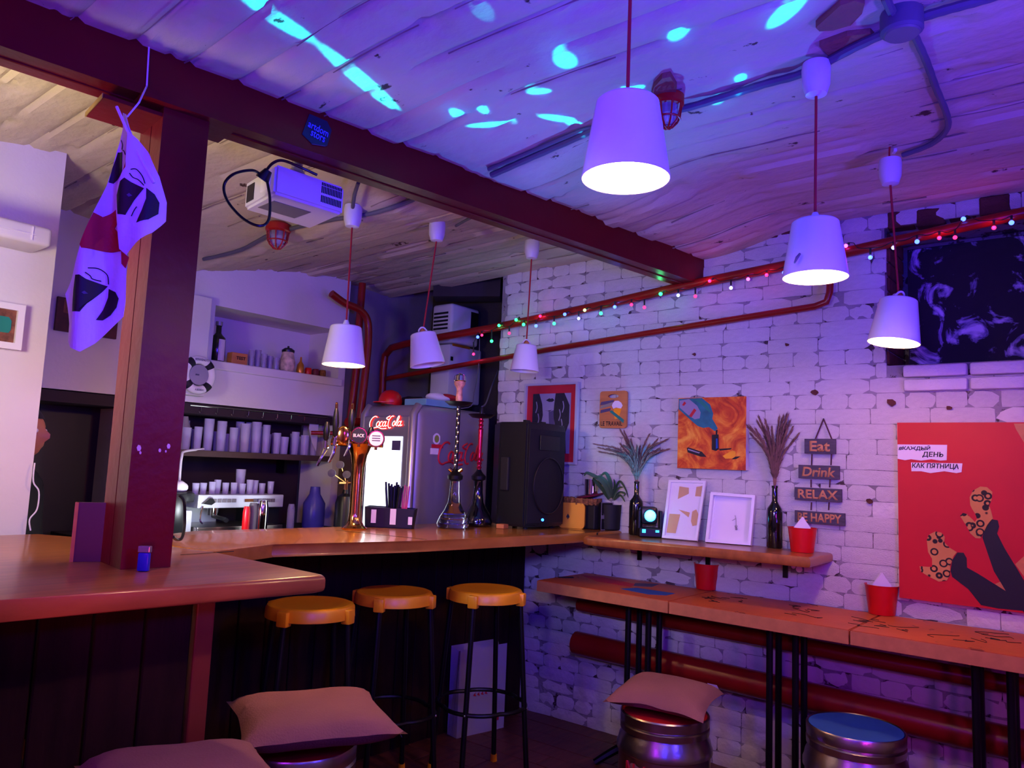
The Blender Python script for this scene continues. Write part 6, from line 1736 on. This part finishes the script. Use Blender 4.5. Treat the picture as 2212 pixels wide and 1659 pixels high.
# ---------------------------------------------------------------- air conditioners
t_d = 4.70
C0 = P(975, 700, d=t_d); kk = t_d / F
zt_, zb_ = P(975, 652, d=t_d).z, P(975, 738, d=t_d).z
t = thing('air_conditioner', 'tall white air conditioner with grille standing in the dark recess', 'air conditioner', (C0.x + .15, C0.y + .1, 0))
bm = NB(); box(bm, (C0.x + .13, C0.y + .085, (zt_ + zb_) / 2), (.26, .17, zt_ - zb_), bev=.02, seg=3); obj('upper_unit', bm, 'whiteplastic', t, smooth=True)
bm = NB()
for k in range(5): box(bm, (C0.x - .001, C0.y + .09, zt_ - .06 - k * .024), (.004, .12, .012))
obj('air_grille', bm, 'blackmatte', t)
bm = NB(); box(bm, (C0.x + .21, C0.y - .001, (zt_ + zb_) / 2 + .03), (.07, .004, .13), bev=.001, seg=1); obj('dark_window', bm, 'blackplastic', t)
zl2 = P(1000, 870, d=t_d).z
bm = NB(); box(bm, (C0.x + .17, C0.y + .10, (zb_ + zl2) / 2 - .004), (.30, .16, zb_ - zl2 - .01), bev=.015); obj('lower_unit', bm, 'whiteplastic', t, smooth=True)
bm = NB(); box(bm, (C0.x + .04, C0.y + .019, zb_ - .10), (.02, .003, .025)); obj('small_display', bm, 'blackplastic', t)
bm = NB(); box(bm, (C0.x + .12, C0.y + .019, zb_ - .012), (.16, .003, .016)); obj('yellow_label', bm, 'goldbox', t)
bm = NB(); box(bm, (C0.x + .17, C0.y + .10, zl2 / 2), (.22, .12, zl2), bev=.01); obj('stand', bm, 'blackmatte', t)
# dark hood above it
a_ = P(925, 600, d=4.8)
t = thing('vent_hood', 'dark rounded duct box above the air conditioner', 'duct', (C0.x + .15, C0.y + .12, zt_ + .02))
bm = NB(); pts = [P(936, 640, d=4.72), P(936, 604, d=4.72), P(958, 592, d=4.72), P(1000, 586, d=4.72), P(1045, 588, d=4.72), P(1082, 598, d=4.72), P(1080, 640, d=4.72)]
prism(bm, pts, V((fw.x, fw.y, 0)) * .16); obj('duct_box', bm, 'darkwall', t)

# wall unit at the left
t = thing('air_conditioner', 'white wall mounted air conditioner at the top left', 'air conditioner', (.6, 2.93, 1.9))
y_ = 2.83
xr = P(116, 500, y=y_).x; z1_ = P(100, 490, y=y_).z; z0_ = P(100, 532, y=y_).z
bm = NB(); box(bm, (xr - .40, 2.915, (z0_ + z1_) / 2), (.80, .165, z1_ - z0_), bev=.014, seg=3); obj('housing', bm, 'whiteplastic', t, smooth=True)
bm = NB(); box(bm, (xr - .42, 2.832, z0_ + .030), (.74, .004, .004)); obj('air_flap', bm, 'whiteplastic', t)
bm = NB(); xs_ = P(71, 500, y=y_).x; box(bm, (xs_, 2.831, (z0_ + z1_) / 2), (.004, .003, z1_ - z0_ - .02)); obj('seam', bm, 'paper', t)
# framed picture on the left partition
yq = 2.975
tl = P(-60, 640, y=yq); br = P(44, 757, y=yq); tr = P(44, 659, y=yq)
q = Quad((tl.x, yq, br.z), (br.x, yq, br.z), (br.x, yq, tr.z), (tl.x, yq, tr.z))
t = thing('framed_print', 'white framed brown print with a teal shape at the left picture edge', 'picture', q.at(.5, 0))
q.frame('frame', 'white', .022, t, -.02, .028); q.rect('print', 'brown', .08, .1, .93, .9, t, -.01, .004)
q.poly('teal_shape', 'teal', [(.35, .35), (.74, .35), (.78, .42), (.78, .62), (.72, .70), (.35, .70)], t, -.005)
yq = YB - .02
a_ = P(126, 640, y=yq); b_ = P(250, 742, y=yq)
q = Quad((a_.x, yq, b_.z + .02), (b_.x, yq, b_.z + .02), (b_.x, yq, a_.z), (a_.x, yq, a_.z))
t = thing('dark_painting', 'dark reddish painting on the back wall behind the flag', 'painting', q.at(.5, 0))
q.rect('canvas', mat('dark_red_canvas', '4a1c20', .6, var=.6, vs=14), 0, 0, 1, 1, t, -.015, .016)
q.rect('painted_patch', 'brown', .1, .55, .8, .95, t, .001)

# ---------------------------------------------------------------- on the near counter
a_ = P(250, 1213, z=ZCt); b_ = P(150, 1214, z=ZCt)
q = Quad(b_, a_, a_ + V((0, 0, .150)), b_ + V((0, 0, .150)))
t = thing('upright_panel', 'low dark wooden panel standing against the red column on the counter', 'panel', q.at(.5, 0))
bm = NB(); prism(bm, [q.at(u, v, 0) for u, v in ((0, 0), (1, 0), (1, .97), (.97, 1), (.03, 1), (0, .97))], -q.n * .022); obj('panel_board', bm, mat('plum_board', '4a2038', .5, var=.1), t)
bm = NB(); prism(bm, [q.at(-.005, 0, .001), q.at(.075, 0, .001), q.at(.075, 1, .001), q.at(-.005, 1, .001)], -q.n * .024); obj('lit_edge', bm, 'wood', t)  # light on the board's left edge, put into a paler strip
c = P(309, 1234, z=ZCt)
t = thing('lighter', 'small blue lighter standing at the foot of the red column', 'lighter', c)
kk = depth(c) / F
bm = NB(); box(bm, c + V((0, 0, 20 * kk)), (24 * kk, 14 * kk, 40 * kk), rz=rz_, bev=.004); obj('lighter_body', bm, mat('blue_lighter', '1c28b0', .3), t, smooth=True)
bm = NB(); box(bm, c + V((0, 0, 47 * kk)), (26 * kk, 13 * kk, 14 * kk), rz=rz_, bev=.002); obj('lighter_cap', bm, 'silver', t)
bm = NB(); tube(bm, curve_pts([P(388, 1070, d=2.25), P(398, 1085, d=2.25), P(399, 1130, d=2.25), P(394, 1160, d=2.22), P(384, 1166, d=2.2), P(374, 1160, d=2.15)], 5), .0045, 7); single('black_cable', bm, 'blackplastic', 'black cable hanging at the right side of the red column', 'cable', smooth=True)
bm = NB(); tube(bm, curve_pts([V((P(75, 1000, y=2.99).x, 2.99, P(75, 1000, y=2.99).z)), P(72, 1040, y=2.985), P(84, 1062, y=2.985), P(80, 1100, y=2.985), P(64, 1122, y=2.985), P(66, 1146, y=2.985)], 5), .0025, 6); single('white_cable', bm, 'paper', 'thin pale cable hanging down the edge of the left partition', 'cable', smooth=True)

# ---------------------------------------------------------------- bartender mostly hidden behind the partition
def skin_body(name, joints, edges, m, parent, sub=2):
    me = bpy.data.meshes.new(name); me.from_pydata([V(j[:3]) for j in joints], edges, [])
    o = bpy.data.objects.new(name, me); COL.objects.link(o)
    sk = o.modifiers.new('s', 'SKIN'); sk.use_smooth_shade = True
    sv = me.skin_vertices[0].data
    for i, j in enumerate(joints): sv[i].radius = (j[3], j[4] if len(j) > 4 else j[3])
    sv[0].use_root = True
    ss = o.modifiers.new('u', 'SUBSURF'); ss.levels = sub; ss.render_levels = sub
    dg = bpy.context.evaluated_depsgraph_get(); nm = bpy.data.meshes.new_from_object(o.evaluated_get(dg))
    bpy.data.objects.remove(o)
    bm_ = NB(); bm_.from_mesh(nm); bpy.data.meshes.remove(nm)
    return bm_
hx_, hy_ = 1.16, 3.37
pr = thing('person', 'person in black clothes standing behind the white partition, only the nose showing', 'person', (hx_, hy_, 0))
J = [(0, 0, .76, .105, .085), (0, 0, .92, .10, .08), (.0, 0, 1.08, .125, .08), (0, 0, 1.17, .06, .05), (0, 0, 1.22, .042, .042),
     (-.02, .14, 1.12, .045, .045), (-.02, .17, .92, .036, .036), (.07, .10, .80, .028, .028),
     (-.02, -.14, 1.12, .045, .045), (-.02, -.17, .92, .036, .036), (.07, -.10, .80, .028, .028),
     (0, .07, .66, .07, .07), (0, .075, .38, .05, .05), (0, .075, .07, .034, .034), (.11, .08, .035, .032, .026),
     (0, -.07, .66, .07, .07), (0, -.075, .38, .05, .05), (0, -.075, .07, .034, .034), (.11, -.08, .035, .032, .026)]
E = [(0, 1), (1, 2), (2, 3), (3, 4), (2, 5), (5, 6), (6, 7), (2, 8), (8, 9), (9, 10), (0, 11), (11, 12), (12, 13), (13, 14), (0, 15), (15, 16), (16, 17), (17, 18)]
ar = math.atan2(hd.y, hd.x)
Rm = Matrix.Rotation(ar, 3, 'Z')
def HP(x_, y_, z_): return V((hx_, hy_, 0)) + Rm @ V((x_, y_, z_))
J2 = [tuple(HP(*j[:3])) + tuple(j[3:]) for j in J]
obj('body', skin_body('body', J2, E, 'blackmatte', pr), 'blackmatte', pr, smooth=True)
bm = NB(); sph(bm, HP(0, 0, 1.315), .078, (1.12, .92, 1.28), 28, 20, Rm)
hc_ = HP(0, 0, 1.315)
for v in bm.verts:
    l = Rm.inverted() @ (v.co - hc_)
    if l.x > .03:
        d2 = math.exp(-((l.y / .013) ** 2)) * math.exp(-(((l.z + .008) / .022) ** 2)); l.x += .030 * d2
        l.x += .008 * math.exp(-((l.y / .03) ** 2)) * math.exp(-(((l.z + .045) / .010) ** 2))
        l.x += .010 * math.exp(-((l.y / .03) ** 2)) * math.exp(-(((l.z + .075) / .016) ** 2))
        l.x -= .010 * (math.exp(-(((l.y - .028) / .014) ** 2)) + math.exp(-(((l.y + .028) / .014) ** 2))) * math.exp(-(((l.z - .012) / .012) ** 2))
    v.co = hc_ + Rm @ l
hd_o = obj('head', bm, 'skin', pr, smooth=True)
bm = NB()
for s_ in (-1, 1): sph(bm, HP(.073, s_ * .028, 1.327), .009, u=10, v=7)
obj('eye', bm, 'paper', hd_o, smooth=True)
bm = NB()
for s_ in (-1, 1): sph(bm, HP(0, s_ * .075, 1.312), .018, (.8, .35, 1.3), 10, 8, Rm)
obj('ear', bm, 'skin', hd_o, smooth=True)
bm = NB(); sph(bm, HP(-.012, 0, 1.335), .084, (1.12, .98, 1.2), 24, 16, Rm)
bmesh.ops.delete(bm, geom=[v for v in bm.verts if (lambda l: l.x > .045 and l.z < .055 or l.z < -.06)(Rm.inverted() @ (v.co - hc_))], context='VERTS')
obj('hair', bm, 'hairdark', pr, smooth=True)
